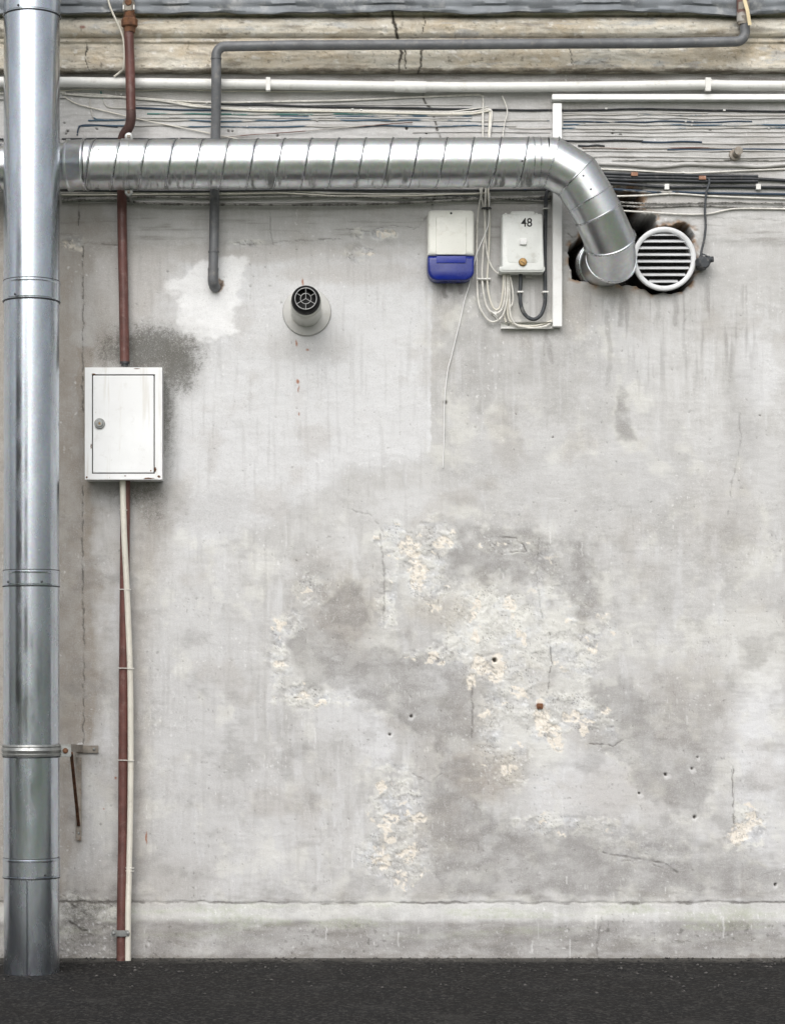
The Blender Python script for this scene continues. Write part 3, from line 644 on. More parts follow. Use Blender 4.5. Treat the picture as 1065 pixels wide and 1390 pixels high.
# wall bracket of the flue
br = empty('flue_wall_bracket', P(104, 1130, 0), 'rusty steel clamp band with bolt plate, arm and slanting strut that holds the flue', 'bracket')
c = FX(1026); c2 = FX(1010); h = c2.z-c.z
MB().lathe(c, (0, 0, 1), [(0, fr), (.001, fr+.006), (.008, fr+.0075), (.011, fr+.004), (h*.5, fr+.0085), (h-.011, fr+.004), (h-.008, fr+.0075), (h-.001, fr+.006), (h, fr)], 72, caps=False).build('clamp_band', M_zinc, br)
MB().torus(c+Vector((0, 0, -.003)), (0, 0, 1), fr+.002, .003, 72, 6).build('clamp_edge', M_darksteel, br)
e0 = P(81, 1019, fd); MB().box((e0.x-.004, -fd-.006, e0.z-.024), (P(97, 1019, fd).x, -fd-.001, e0.z+.024)).build('bolt_plate', M_zinc, br, bevel=.0015)
screw(P(89, 1019, fd+.007), .011, br, M_rust, 'bolt')
# arm runs back to the wall
ax0 = P(94, 1017, fd-.002); ax1 = Vector((P(112, 1017, .02).x, -.012, P(0, 1017, 0).z))
MB().bar(P(95, 1015, fd-.004), P(112, 1016, .012), .006, .028, up=(0, 0, 1)).build('arm', M_rustpaint, br)
MB().box(P(104, 1012, .012), P(134, 1022, .004)).build('wall_plate', M_rustpaint, br, bevel=.001); screw(P(128, 1017, .012), .006, br, M_zinc)
MB().bar(P(97, 1022, fd-.03), P(107, 1120, .015), .012, .010, up=(0, -1, 0)).build('strut', M_rust, br)
MB().box(P(103, 1028, .010), P(111, 1141, .004)).build('lower_plate', M_rustpaint, br, bevel=.001); screw(P(107, 1131, .010), .005, br, M_zinc)
MB().tube([P(112, 1010, .02), P(108, 1012, .03), P(103, 1017, .06), P(99, 1018, .10)], [.008, .011, .009, .006], 10, smooth=4).build('mortar_lump', M_painted, br)

# ------------------------------------------------------------------ spiral duct and elbow
dd = .225; dr_ = L(33.2, dd)
duct = empty('ventilation_duct', P(430, 255, dd), 'shiny horizontal spiral-seamed steel ventilation duct that bends down into the broken wall opening', 'ventilation duct')
def dc(px): return P(px, 223.6-3.6*(px-120)/625, dd)
x0, x1 = 116, 741; n_ = 640; nc = 80; vs = []; fs = []; pitch = 36.6
for i in range(n_+1):
    px = x0+(x1-x0)*i/n_; c = dc(px)
    for k in range(nc):
        a = 2*math.pi*k/nc         # a = 0 faces the camera, +90 is up
        ph = ((px-196)/pitch-(a/(2*math.pi))) % 1.0; dph = min(ph, 1-ph)*pitch
        sd_ = ((ph+.5) % 1.0-.5)*pitch
        r = dr_ + .0030*math.exp(-(sd_/.9)**2) - .0022*math.exp(-((sd_-2.3)/1.0)**2) + .0003*math.sin(ph*2*math.pi)
        vs.append(c+Vector((0, -math.cos(a)*r, math.sin(a)*r)))
for i in range(n_):
    for k in range(nc): fs.append((i*nc+k, i*nc+(k+1) % nc, (i+1)*nc+(k+1) % nc, (i+1)*nc+k))
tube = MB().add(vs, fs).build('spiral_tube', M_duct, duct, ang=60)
hx = []; hg = []
tot = (x1-x0)/pitch
for i in range(int(tot*56)+1):
    t = i/56; px = x0+t*pitch
    if px > x1: break
    a = 2*math.pi*((px-196)/pitch); c = dc(px); o_ = Vector((0, -math.cos(a), math.sin(a)))
    hx.append(c+o_*(dr_+.0016)); c2_ = dc(px+1.0); hg.append(c2_+o_*(dr_+.0004))
sm_ = MB().tube(hx, .0022, 8).build('lock_seam', M_rim, tube); MB().tube(hg, .0013, 6).build('painted_seam_shadow', M_darksteel, sm_)  # second, dark helix tube drawn as the shadow line beside the seam
# left coupling: slightly turned collars, then the elbow going back to the wall
axl = Vector((-1, .18, 0)).normalized(); cl = dc(118)
b = MB().lathe(cl+Vector((.004, 0, 0)), axl, [(0, dr_+.003), (.006, dr_+.0055), (.012, dr_+.002), (.065, dr_+.001), (.070, dr_+.006), (.077, dr_+.006), (.080, dr_-.002)], 72, caps=False); b.build('coupling_collar', M_elbow, duct)
q = cl+axl*.078; pts = [q, q+axl*.10, q+axl*.22+Vector((0, .0, 0)), q+axl*.36+Vector((0, 0, 0)), q+axl*1.5]
MB().tube(pts, dr_-.006, 64, caps=False).build('end_pipe', M_elbow, duct)
for t_ in (.10, .27, .33): MB().torus(q+axl*t_, axl, dr_-.005, .005, 64, 8).build('swage_ring', M_rim, duct)
MB().torus(cl+Vector((-.012, 0, 0)), (1, 0, 0), dr_+.002, .0035, 72, 8).build('swage_ring', M_rim, duct)
# gored elbow on the right
path = [(741, 220, .225), (748, 220.5, .225), (782, 240, .225), (801, 271, .222), (811, 290, .215), (827, 327, .165), (829, 352, .085), (818, 358, -.02), (806, 360, -.25)]
rr_ = [dr_+.001, dr_+.001, dr_, dr_, dr_, dr_+.002, dr_+.001, dr_, dr_-.004]
pp = [P(*q) for q in path]; names = []
def ring(i, n=64):
    a = (pp[i]-pp[i-1]).normalized() if i > 0 else (pp[1]-pp[0]).normalized(); b_ = (pp[i+1]-pp[i]).normalized() if i < len(pp)-1 else a
    return (a+b_).normalized()
def gore(i):
    a, b_ = pp[i], pp[i+1]; ax = (b_-a).normalized(); u = Vector((0, 1, 0)).cross(ax).normalized() if abs(ax.y) < .95 else Vector((1, 0, 0)); u = (u-ax*u.dot(ax)).normalized(); w_ = ax.cross(u)
    vs = []; n = 64
    for (c_, pn, r) in ((a, ring(i), rr_[i]), (b_, ring(i+1), rr_[i+1])):
        for k in range(n):
            an = 2*math.pi*k/n; e = u*math.cos(an)+w_*math.sin(an)
            q = c_+e*r; t = (c_-q).dot(pn)/ax.dot(pn); vs.append(q+ax*t)
    return MB().add(vs, [(k, (k+1) % n, n+(k+1) % n, n+k) for k in range(n)])
def rimring(i, rad, dr=0.0):
    a = (pp[i]-pp[i-1]).normalized() if i > 0 else (pp[1]-pp[0]).normalized(); b_ = (pp[i+1]-pp[i]).normalized(); pn = (a+b_).normalized()
    u = Vector((0, 1, 0)).cross(a).normalized(); w_ = a.cross(u); pts = []
    for k in range(65):
        an = 2*math.pi*k/64; q = pp[i]+(u*math.cos(an)+w_*math.sin(an))*(rr_[i]+dr); t = (pp[i]-q).dot(pn)/a.dot(pn); pts.append(q+a*t)
    return MB().tube(pts, rad, 8, caps=False)
elb = gore(0).build('elbow', M_elbow, duct, ang=20)
g_all = MB()
for i in range(1, 8):
    g_ = gore(i); nn = len(g_all.v); g_all.add(g_.v, g_.f)
g_all.build('elbow_gores', M_elbow, elb, ang=20)
for i, r_ in ((1, .0034), (2, .0034), (3, .0036), (4, .0042), (5, .0055), (6, .0036), (7, .0045)): rimring(i, r_, .0008).build('bead', M_rim, elb)
for t_ in (.45, .8):
    q = pp[7].lerp(pp[8], t_*.45); MB().torus(q, (pp[8]-pp[7]), dr_+.001, .004, 60, 8).build('bead', M_rim, elb)
for i, f_ in ((3, .30), (4, -.30)):
    pass
for (px, py) in ((787, 246), (797, 264), (705, 226)):
    q = P(px, py, dd); screw(q+Vector((0, -dr_*.985, 0)), .004, elb, M_darksteel, 'rivet')
# stiffening beads near the right end of the tube
for px in (722, 731): MB().torus(dc(px), (1, 0, -.01), dr_+.0012, .0022, 72, 8).build('swage_ring', M_rim, duct)
screw(dc(130)+Vector((.02, -dr_*.9, dr_*.40)), .004, duct, M_darksteel, 'rivet')
# hanger strap around the duct
hb = MB(); ca = dc(171); hb.lathe(ca+Vector((-.018, 0, 0)), (1, 0, 0), [(0, dr_+.0005), (.001, dr_+.0028), (.035, dr_+.0028), (.036, dr_+.0005)], 72, caps=False)
hs_ = hb.build('hanger_band', M_duct, duct)
for (py, sg) in ((185.5, 1), (260.5, -1)):
    q = P(175, py, dd); b = MB().lathe(q+Vector((0, .004, 0)), (0, -1, 0), [(0, .0165), (.004, .0165), (.005, .015)], 20); b.box(q+Vector((-.016, 0, 0)), q+Vector((.016, .004, -sg*.02)))
    lg = b.build('lug', M_zinc, hs_); screw(q+Vector((0, -.001, 0)), .0075, lg, M_rustpaint, 'nut')
    MB().tube([q+Vector((0, 0, 0)), Vector((q.x, .01, q.z))], .004, 8).build('threaded_rod', M_zinc, hs_)

# ------------------------------------------------------------------ red pipe down to the cabinet, and below it
rp = empty('red_pipe', P(169, 497, .05), 'oxide red steel pipe passing behind the duct down into the top of the white cabinet', 'pipe')
r6 = .0195
MB().tube([P(175, 42, .125), P(176.5, 80, .12), P(178, 150, .115)], r6, 20).build('upper_length', M_red, rp)
MB().tube([P(178, 150, .115), P(178, 160, .112), P(175.5, 172, .10), P(168, 184, .075), P(165.5, 196, .06), P(165.5, 210, .05)], r6*1.02, 20, smooth=5).build('offset_bend', M_redbrown, rp)
MB().tube([P(165.5, 200, .05), P(166, 300, .045), P(168, 400, .045), P(169.5, 494, .045)], r6, 20, smooth=6).build('lower_length', M_red, rp)
MB().lathe(P(169.6, 497, .045), (0, 0, 1), [(0, .014), (.008, .014), (.009, .020), (.018, .020)], 20).build('socket', M_darksteel, rp)
u = MB(); u.lathe(P(176, 44, .125), (0, 0, 1), [(0, .0225), (.02, .025), (.022, .030), (.026, .033), (.050, .033), (.054, .030), (.056, .024), (.070, .024)], 8)
un = u.build('union_nut', M_rust, rp, ang=20)
MB().tube([P(176, 24, .125), P(176, 14, .127)], .021, 16).build('threaded_stub', M_rust, rp)
vb = MB(); vb.lathe(P(175, 17, .128), (0, 0, 1), [(0, .018), (.004, .025), (.036, .025), (.05, .020), (.14, .020)], 6); vb.build('valve_body', M_rustpaint, rp, ang=20)
vb = MB(); vb.lathe(P(174.5, 3, .150), (0, -1, 0), [(-.02, .014), (0, .014), (.004, .012)], 14); vb.build('valve_spindle', M_rust, rp)
MB().box(P(167, 6, .140), P(183, 14, .130)).build('valve_plate', M_clip, rp, bevel=.002)

rp2 = empty('red_pipe', P(168, 1300, .04), 'oxide red pipe rising from the ground to the underside of the white cabinet', 'pipe')
MB().tube([P(170.5, 650, .045), P(169.5, 780, .045), P(168, 950, .045), P(167, 1130, .05), P(165.5, 1225, .075), P(165, 1300, .085), P(165, 1304, .085)], .0198, 20, smooth=6).build('pipe_length', M_red, rp2)
pc = MB(); pc.box(P(153, 1263, .112), P(175, 1271, .108)); pc.lathe(P(165, 1267, .085)+Vector((0, 0, -.012)), (0, 0, 1), [(0, .0200), (.0005, .0225), (.0235, .0225), (.024, .0200)], 24, caps=False)
pc_ = pc.build('pipe_clamp', M_zinc, rp2, bevel=.0008)
for px in (154.5, 174): screw(P(px, 1267, .113), .007, pc_, M_zinc)
MB().box(P(151, 1264, .108), P(156, 1270, .05)).build('clamp_spacer', M_zinc, rp2)
cd = empty('cream_conduit', P(176, 1300, .06), 'cream plastic conduit slanting down from the cabinet beside the lower red pipe', 'conduit')
MB().tube([P(166.5, 650, .068), P(168.5, 720, .068), P(172.5, 800, .066), P(176.5, 900, .062), P(177.6, 980, .062), P(177.4, 1080, .062), P(175.5, 1180, .07), P(174.2, 1240, .092), P(174, 1304, .10)], .0122, 16, smooth=8).build('conduit_tube', M_cream, cd)
for i, (py, dx) in enumerate(((692, 0), (800, 0), (907, 0), (1032, 0), (1178, 0), (1182, 0))):
    xa = 162.5-(py-700)*.006; xb = 173+min(9, (py-692)*.045); dz = .068 if py < 1100 else .072
    pts = [P(xa, py-.5, .045), P(xa+1.5, py, .066), P((xa+xb)/2-1, py, .072), P((xa+xb)/2+3, py+.4, .078), P(xb-1, py+.6, dz+.008), P(xb, py, .055)]
    MB().tube(pts, .0019, 6, smooth=4).build('cable_tie', M_white, cd)
# ------------------------------------------------------------------ white cabinet
cab = empty('meter_cabinet', P(168, 655, 0), 'white enamelled steel cabinet with small round lock and rusty corners standing over the red pipe', 'cabinet')
cd0 = .125
bx = MB(); a0 = P(115.8, 499, cd0); b0 = P(219.8, 650.5, cd0)
bx.box((a0.x, -.004, b0.z), (b0.x, -cd0+.012, a0.z)); body = bx.build('body', M_box, cab, bevel=.002)
# front frame: four rails round the door
fx0, fz1, fx1, fz0 = a0.x-.001, a0.z+.001, b0.x+.001, b0.z-.001
da = P(125, 508, cd0); db = P(210.3, 643, cd0)
fb = MB()
yb, yf = -cd0+.0125, -cd0
fb.box((fx0, yb, fz0), (da.x, yf, fz1)); fb.box((db.x, yb, fz0), (fx1, yf, fz1)); fb.box((da.x, yb, da.z), (db.x, yf, fz1)); fb.box((da.x, yb, fz0), (db.x, yf, db.z))
fb.build('door_frame', M_box, cab, smooth=False)
MB().box((da.x, yb-.0005, db.z), (db.x, yb-.0015, da.z)).build('door_gap', M_gap, cab, smooth=False)
door = MB().box((da.x+.0045, yb-.003, db.z+.004), (db.x-.0045, yf-.001, da.z-.005)).build('door', M_box, cab, bevel=.0018)
lk = MB(); lk.lathe(P(135.5, 575, cd0+.002), (0, -1, 0), [(0, .0215), (.004, .0215), (.006, .019), (.006, .016), (.009, .015), (.012, .012), (.012, .0075), (.006, .007), (.006, 0)], 28)
lk_ = lk.build('lock', M_zinc, door); MB().lathe(P(135.5, 575, cd0+.009), (0, -1, 0), [(0, .0068), (.003, .006), (.003, 0)], 3).build('key_pin', M_brass, lk_)
for (px, py, sx, sy) in ((211, 637, 1.5, 4.5), (202, 649.3, 8, 1.0), (124.0, 606, .9, 4), (127.5, 507.6, 3, .8), (170, 646, 2, .6), (216, 647, 2.5, 2), (118, 648, 1.5, 1.5), (186, 500.4, 5, .6)):
    pts = []
    rs_ = random.Random(int(px*7+py))
    for k in range(12):
        an = 2*math.pi*k/12; q_ = rs_.uniform(.6, 1.1); pts.append((px+sx*q_*math.cos(an), py+sy*q_*math.sin(an)))
    MB().plate(pts, cd0+.0002, cd0+.0012).build('rust_scab', M_rust, cab)
screw(P(205, 639, cd0), .003, cab, M_rust, 'rivet')

# ------------------------------------------------------------------ grey pipe from cornice to wall
gp = empty('grey_pipe', P(293, 392, 0), 'dark grey pipe running along the cornice then down through the white plaster patch', 'pipe')
R = 12
def arc(cx, cy, r, a0, a1, n=7): return [(cx+r*math.cos(math.radians(a0+(a1-a0)*k/n)), cy+r*math.sin(math.radians(a0+(a1-a0)*k/n))) for k in range(n+1)]
hd = .115
pts = [P(x, y, hd) for x, y in [(1010, 20), (1010, 38)]+arc(998, 44, 12.5, 0, 90)+[(900, 58.8), (760, 59.3), (620, 60.5), (470, 61.2), (400, 61.5)]+arc(306.5, 76, 13, 270, 180)+[(293.6, 110)]]
dn = [(293.3, 150, .085), (292.4, 200, .055), (291.5, 260, .05), (290.4, 330, .05), (289.2, 362, .05)]
MB().tube(pts+[P(*q) for q in dn[:3]], .0200, 20).build('main_run', M_grey, gp, ang=60)
MB().tube([P(*dn[2]), P(290.4, 330, .05), P(289.5, 368, .05)], .0195, 20).build('lower_run', M_grey, gp)
MB().tube([P(289.6, 364, .05), P(289.4, 376, .05), P(289.6, 384, .045), P(291.5, 389, .02), P(293.5, 391, -.03)], .0215, 20, smooth=4).build('bend', M_grey, gp)
for q in ((290.1, 342, .05), (289.5, 366, .05)): MB().lathe(P(*q), (0, 0, 1), [(-.004, .0195), (-.003, .0222), (.003, .0222), (.004, .0195)], 24, caps=False).build('joint_ring', M_grey, gp)
MB().lathe(P(293.5, 79.5, hd), (0, 0, 1), [(-.004, .0198), (-.003, .0225), (.003, .0225), (.004, .0198)], 24, caps=False).build('joint_ring', M_grey, gp)
b = MB(); b.lathe(P(1008, 30, hd), (0, 0, 1), [(-.01, .0215), (0, .023), (.02, .025), (.022, .022), (.045, .022), (.047, .026), (.075, .026), (.08, .021), (.15, .021)], 14); b.build('rusty_union', M_rustpaint, gp, ang=30)
MB().tube([P(1007, 30, hd), P(1007, -6, hd)], .0235, 12).build('upper_stub', M_redwire, gp)
stp = MB(); stp.bar(P(1008, -6, hd+.045), P(1013.5, 14, hd+.045), .014, .003); stp.bar(P(1013.5, 13.5, hd+.045), P(1017, 34, hd+.04), .014, .003)
tag(stp.build('tie_strap', M_strap), 'short beige strap end hanging from the right end of the grey pipe', 'strap')
# collar of broken plaster at the wall entry


# ------------------------------------------------------------------ long white plastic pipe
wpz = empty('white_plastic_pipe', P(540, 117, .0), 'long white plastic pipe running the full width just beneath the cornice', 'pipe')
MB().tube([P(x, y, .042) for x, y in ((-700, 112), (-60, 111), (80, 111), (180, 112.5), (360, 114.5), (560, 117.5), (700, 118), (860, 116.5), (960, 115), (1080, 116.5), (1900, 119))], .0198, 20, smooth=6).build('pipe_length', M_pvc, wpz)
MB().lathe(P(535, 117.2, .042), (1, 0, -.02), [(0, .019), (.001, .0228), (.128, .0228), (.129, .019)], 24, caps=False).build('sleeve', M_pvc, wpz)
for px, py in ((364, 114.5), (960, 115), (-40, 111)):
    b = MB(); b.box(P(px-3, py-10, .066), P(px+3, py+10, .045)); b.lathe(P(px-3.2, py, .042), (1, 0, 0), [(0, .018), (.0005, .0238), (.0185, .0238), (.019, .018)], 24, caps=False)
    b.box(P(px-3.2, py-8, .04), P(px+3.2, py+9, .003)); b.build('saddle_clip', M_clip, wpz, bevel=.001)

# ------------------------------------------------------------------ white trunking
tk = empty('cable_trunking', P(755, 445, 0), 'bright white square cable trunking along the top right and down to a tray', 'trunking')
b = MB(); b.box(P(749, 127.5, .045), P(2000, 139, .0)); b.build('horizontal_length', M_trunk, tk, bevel=.0015)
b = MB(); b.box(P(750, 140, .038), P(760.5, 240, .0)); b.build('vertical_length', M_trunk, tk, bevel=.0015)
b = MB(); b.box(P(750, 240.5, .038), P(760.8, 445, .0)); b.build('lower_vertical_length', M_trunk, tk, bevel=.0015)
b = MB(); b.box(P(748.5, 240, .012), P(749.8, 445, .001)); b.build('backing_strip', M_clip, tk)
tr_ = MB(); tr_.box(P(679.5, 437, .004), P(749.8, 447, .001)); tr_.box(P(679.5, 445.6, .028), P(749.8, 447, .0045)); tr_.box(P(679.5, 437, .028), P(749.8, 438.2, .0045))
trp = tr_.build('open_tray', M_pvc, tk, smooth=False); screw(P(690, 441, .005), .004, trp, M_zinc)

# ------------------------------------------------------------------ alarm box
al = empty('alarm_siren_box', P(612, 381, 0), 'white alarm siren box with deep blue lower half left of the white cables', 'alarm box')
ad = .075
MB().plate([(580.5, 346.6), (580.5, 290), *arc(586, 290.5, 5.5, 180, 270, 4)[1:], *arc(638, 290.5, 5.5, 270, 360, 4), (643.5, 346.6)], .003, ad, .012, 4).build('white_cover', M_plasticA, al)
MB().plate([(580.5, 347.2), (643.5, 347.2), (643.3, 366), *arc(629.5, 366.5, 14, 0, 90, 6), *arc(594.5, 366.5, 14, 90, 180, 6)], .003, ad, .012, 4).build('blue_lens', M_bluelens, al)
MB().plate(rrect(591.5, 294, 632.5, 345.6, 2), ad-.001, ad+.006, .003).build('raised_panel', M_plasticA, al)
MB().plate(rrect(592, 347.4, 632, 357, .8), ad-.001, ad+.0035, .0015).build('lens_panel', M_bluepanel, al)
screw(P(612, 289.5, ad-.0005), .0045, al, M_ink)
MB().box(P(584, 290, .0035), P(640, 378, .0)).build('back_plate', M_gap, al)

# ------------------------------------------------------------------ junction box 48
jb = empty('junction_box', P(708, 370, 0), 'pale grey numbered plastic junction box with brass lock framed by the white trunking', 'junction box')
jd = .085
MB().plate([(680.5, 364), (681, 294), *arc(684, 293, 3, 180, 270, 3), *arc(733, 293, 3.2, 270, 360, 3), (737.5, 340), (738.6, 364), *arc(735, 364.5, 3.6, 0, 90, 3), *arc(681, 364.5, 3.6, 90, 180, 3)], .012, jd, .009, 4).build('cover', M_plasticB, jb)
MB().plate(rrect(677, 361.5, 739.3, 369.3, (2, 2, 4, 4)), .010, jd-.004, .004, 2).build('bottom_lip', M_plasticB, jb)
MB().plate(rrect(693, 286.5, 725, 296, 2), .012, jd-.006, .004, 2).build('top_tab', M_plasticB, jb)
MB().box(P(683, 292, .013), P(735, 367, .0)).build('back_plate', M_plasticB, jb)
for px in (686, 727.5): screw(P(px, 291, jd-.004), .006, jb, M_plasticB)
MB().plate(rrect(688, 300, 730, 356, 4), jd-.0005, jd+.0015, .0014, 2).build('front_panel', M_plasticB, jb)
MB().plate(rrect(705, 323.5, 714.5, 332, 1.5), jd+.001, jd+.012, .003).build('knob', M_trunk, jb)
lkb = MB().lathe(P(709, 356, jd-.001), (0, -1, 0), [(0, .0165), (.006, .0165), (.008, .014), (.008, .012)], 26).build('lock_ring', M_brass, jb)
MB().lathe(P(709, 356, jd+.006), (0, -1, 0), [(0, .0115), (.004, .011), (.0045, 0)], 20).build('lock_barrel', M_brass, lkb)
MB().bar(P(706.6, 354.5, jd+.011), P(711.3, 357.4, jd+.011), .0025, .001).build('key_slot', M_gap, lkb)
cu = bpy.data.curves.new('number', 'FONT'); cu.body = '48'; cu.size = .049; cu.extrude = .0004; cu.align_x = 'CENTER'; cu.offset = .0006
to = bpy.data.objects.new('number_tmp', cu); COL.objects.link(to); bpy.context.view_layer.update()
dg = bpy.context.evaluated_depsgraph_get(); tm = bpy.data.meshes.new_from_object(to.evaluated_get(dg)); bpy.data.objects.remove(to)
tm.transform(Matrix.Rotation(math.radians(90), 4, 'X')); tm.transform(Matrix.Diagonal((.92, 1, 1, 1))); tm.name = 'number'
tm.materials.clear(); tm.materials.append(M_ink); tn = bpy.data.objects.new('number', tm); COL.objects.link(tn); tn.parent = jb; tn.location = P(714.4, 307.5, jd+.0024)-jb.location

# black conduit loop under the junction box
bl = empty('black_conduit_loop', P(722, 434, .03), 'black U shaped conduit looping from under the numbered box up to the long black cable', 'conduit')
us = [(706, 369, .03), (706, 385, .03), (705.5, 400, .03), (706.5, 414, .03), (712, 427, .03), (723, 433.5, .03), (733, 428, .03), (738.5, 414, .03), (739.5, 397, .03), (739, 340, .03), (740, 290, .03), (740.5, 268, .03), (743, 259, .03), (750, 256.5, .032)]
MB().tube([P(*q) for q in us], .0078, 14, smooth=5).build('loop_tube', M_darkcable, bl)
for (px, py) in ((705.5, 397), (739.3, 397), (740, 284)): MB().box(P(px-3.4, py-2.2, .040), P(px+3.4, py+2.2, .003)).build('clip', M_clip, bl, bevel=.001)
MB().lathe(P(706, 371, .03), (0, 0, 1), [(0, .009), (.004, .014), (.02, .014), (.022, .011)], 8).build('gland', M_darkcable, bl, ang=20)
MB().box(P(713, 370, .02), P(721, 378, .004)).build('anchor_tab', M_painted, bl, bevel=.001)

# ------------------------------------------------------------------ cables
GC = 'cables fixed along the wall'
def cable(pts, r, mat, label, clips=(), n=8, sm_=6, name='cable', wob=0.0, seed=0, clipmat=None, clipsize=(2.6, 3.2)):
    rs_ = random.Random(seed+int(pts[0][1]*13))
    if wob:
        full = []
        for a, b_ in zip(pts[:-1], pts[1:]):
            k = max(1, int(abs(b_[0]-a[0])/22))
            for i in range(k):
                t = i/k; q = [a[j]+(b_[j]-a[j])*t for j in range(3)]
                if i: q[1] += rs_.uniform(-wob, wob)
                full.append(tuple(q))
        full.append(pts[-1]); pts = full
    if not clips:
        o = MB().tube([P(*q) for q in pts], r, n, smooth=sm_).build(name, mat); return tag(o, label, 'cable', GC)
    mid = pts[len(pts)//2]; root = empty(name, P(*mid), label, 'cable', GC)
    MB().tube([P(*q) for q in pts], r, n, smooth=sm_).build('sheath', mat, root)
    for (px, py, d) in clips:
        MB().box(P(px-clipsize[0]/2, py-clipsize[1]/2, d+r+.003), P(px+clipsize[0]/2, py+clipsize[1]/2, .002)).build('clip', clipmat or M_clip, root, bevel=.0008)
    return root
def twisted(pts, r, mat, label, seed=1, turn=9.0):
    rs_ = random.Random(seed); base = [P(*q) for q in pts]; base = spline(base, 1)
    ln = sum((b_-a).length for a, b_ in zip(base[:-1], base[1:])); N = int(ln/.006)
    fine = spline(base, max(2, int(N/(len(base)-1)))); b = MB()
    for ph in (0, math.pi):
        q = []; s_ = 0
        for i, p in enumerate(fine):
            if i: s_ += (p-fine[i-1]).length
            a = ph+s_/(turn*S)*2*math.pi; q.append(p+Vector((0, -math.cos(a), math.sin(a)))*r*.95)
        b.tube(q, r, 6)
    return tag(b.build('twisted_cable', mat), label, 'cable', GC)
e = .010
cable([(-80,122,e),(85,123,e),(130,121,e),(175,123,e),(230,121,e),(300,124,e),(420,124.5,e),(560,122,e)], .0028, M_cream, 'thin cream wire hugging the underside of the long white pipe', wob=.5)
# two white cables that later drop beside the alarm box
A = [(85,127,e),(130,131,e),(180,132,e),(230,136.5,e),(300,139,e),(370,138,e),(470,136,e),(560,132,e),(620,129.5,e),(646,128.6,e),(653,130,e),(655.3,136,e),(655,160,.014),(655,200,.02),(654.5,250,.02),(648.5,290,.02),(647,330,.02),(647,380,.02),(649.5,412,.02),(658,430,.02),(669,437,.022),(682,428,.03),(688,404,.035),(688.5,380,.035),(688,366,.035)]
cable(A, .0042, M_white, 'white cable highest above the duct, turning down past the alarm box into the lowest loop', clips=((90,128,e),(165,128.5,e),(339,139,e),(655,131,e)))
B = [(100,127,e),(140,129,e),(175,133,e),(220,137,e),(260,144,e),(300,146.5,e),(360,148.5,e),(430,149,e),(480,150.2,e),(560,152,e),(610,153,e),(640,152,e),(660,148.5,e),(666,150,.012),(667,158,.014),(664,185,.02),(660,240,.02),(658,280,.022),(658,312,.022),(655,345,.022),(654,380,.022),(659,412,.022),(668,425,.024),(680,421,.03),(685,400,.034),(684,366,.035)]
cable(B, .0042, M_white, 'white cable of the sagging pair that drops with the bundle into the middle loop', clips=((281,140,e),(339,147.5,e),(478,148.5,e),(490,149.5,e),(664,150,.012)))
B2 = [(240,139,e),(300,147.5,e),(360,150.6,e),(430,151,e),(500,152.4,e),(560,154,e),(600,155,e),(640,154.5,e),(661,151,e),(664.5,154,.012),(663,185,.018),(662,250,.018),(664,300,.02),(663,340,.022),(661,380,.022),(664,404,.022),(670,419,.022),(678,417,.026),(682,396,.034),(683,366,.035)]
cable(B2, .0040, M_cream, 'cream cable of the sagging pair that ends in the innermost loop below the box')
cable([(650,250,.02),(652,262,.026),(657,290,.026),(658,315,.028),(661,345,.028),(668,364,.03),(676,371,.03),(683,372,.034),(689,370,.036)], .0032, M_white, 'thin white cable curling from the bundle straight to the base of the numbered box')
cable([(689,368,.034),(693,380,.034),(696,400,.03),(695,412,.026),(691,418,.024)], .0036, M_white, 'short white cable bulging out beside the black loop under the box')
cable([(686,368,.03),(687,390,.026),(686,412,.022),(684,428,.020),(687,439,.018)], .0034, M_cream, 'short cream cable dropping from the box onto the left end of the tray')
cable([(690,370,.03),(691,395,.028),(692,425,.026),(699,440,.024),(712,444,.024),(725,445,.024),(740,442.5,.022),(750,436,.014)], .0042, M_white, 'white cable lying in a shallow curve along the open tray', clips=())
cable([(688,372,.028),(689,400,.028),(688.5,425,.026),(693,437,.022),(704,441.5,.018),(722,442.5,.018),(738,439.5,.016),(749,434.5,.012)], .0038, M_cream, 'cream cable in the tray lying just above the white one')
cable([(664,262,.03),(663,300,.03),(660,312,.03),(650,336,.03),(645,350,.03),(637,385,.02),(630,408,.012),(624,436,.01),(618,460,.008),(612,485,.008),(607,505,.007),(603,545,.006),(602,600,.006),(601,635,.004)], .0021, M_trunk, 'very thin white wire hanging loose down the bare plaster below the alarm box')
cable([(681,130,.02),(688,150,.018),(684,170,.018),(680,200,.018)], .0024, M_white, 'short white wire slanting from the white pipe down behind the duct')
tb = MB(); tb.torus(P(660, 283, .024), (0, 0, 1), .018, .003, 16, 6); tb.box(P(656, 282, .046), P(664, 284.5, .040)); tag(tb.build('cable_tie', M_black), 'black cable tie pinching the vertical white bundle', 'cable tie')
cs = MB()
for px in (649, 654, 658, 663): cs.box(P(px-1.8, 377, .031), P(px+1.8, 381, .003))
tag(cs.build('cable_saddle', M_clip, bevel=.0008), 'row of small white saddles pinning the cable bundle right of the blue lens', 'cable clip')
ct = MB(); ct.torus(P(671, 428, .024), (1, 0, 1), .022, .0025, 16, 6); ct.box(P(669, 423, .04), P(673, 427, .03)); tag(ct.build('cable_tie', M_clip), 'white cable tie gathering the bottoms of the cable loops', 'cable tie')
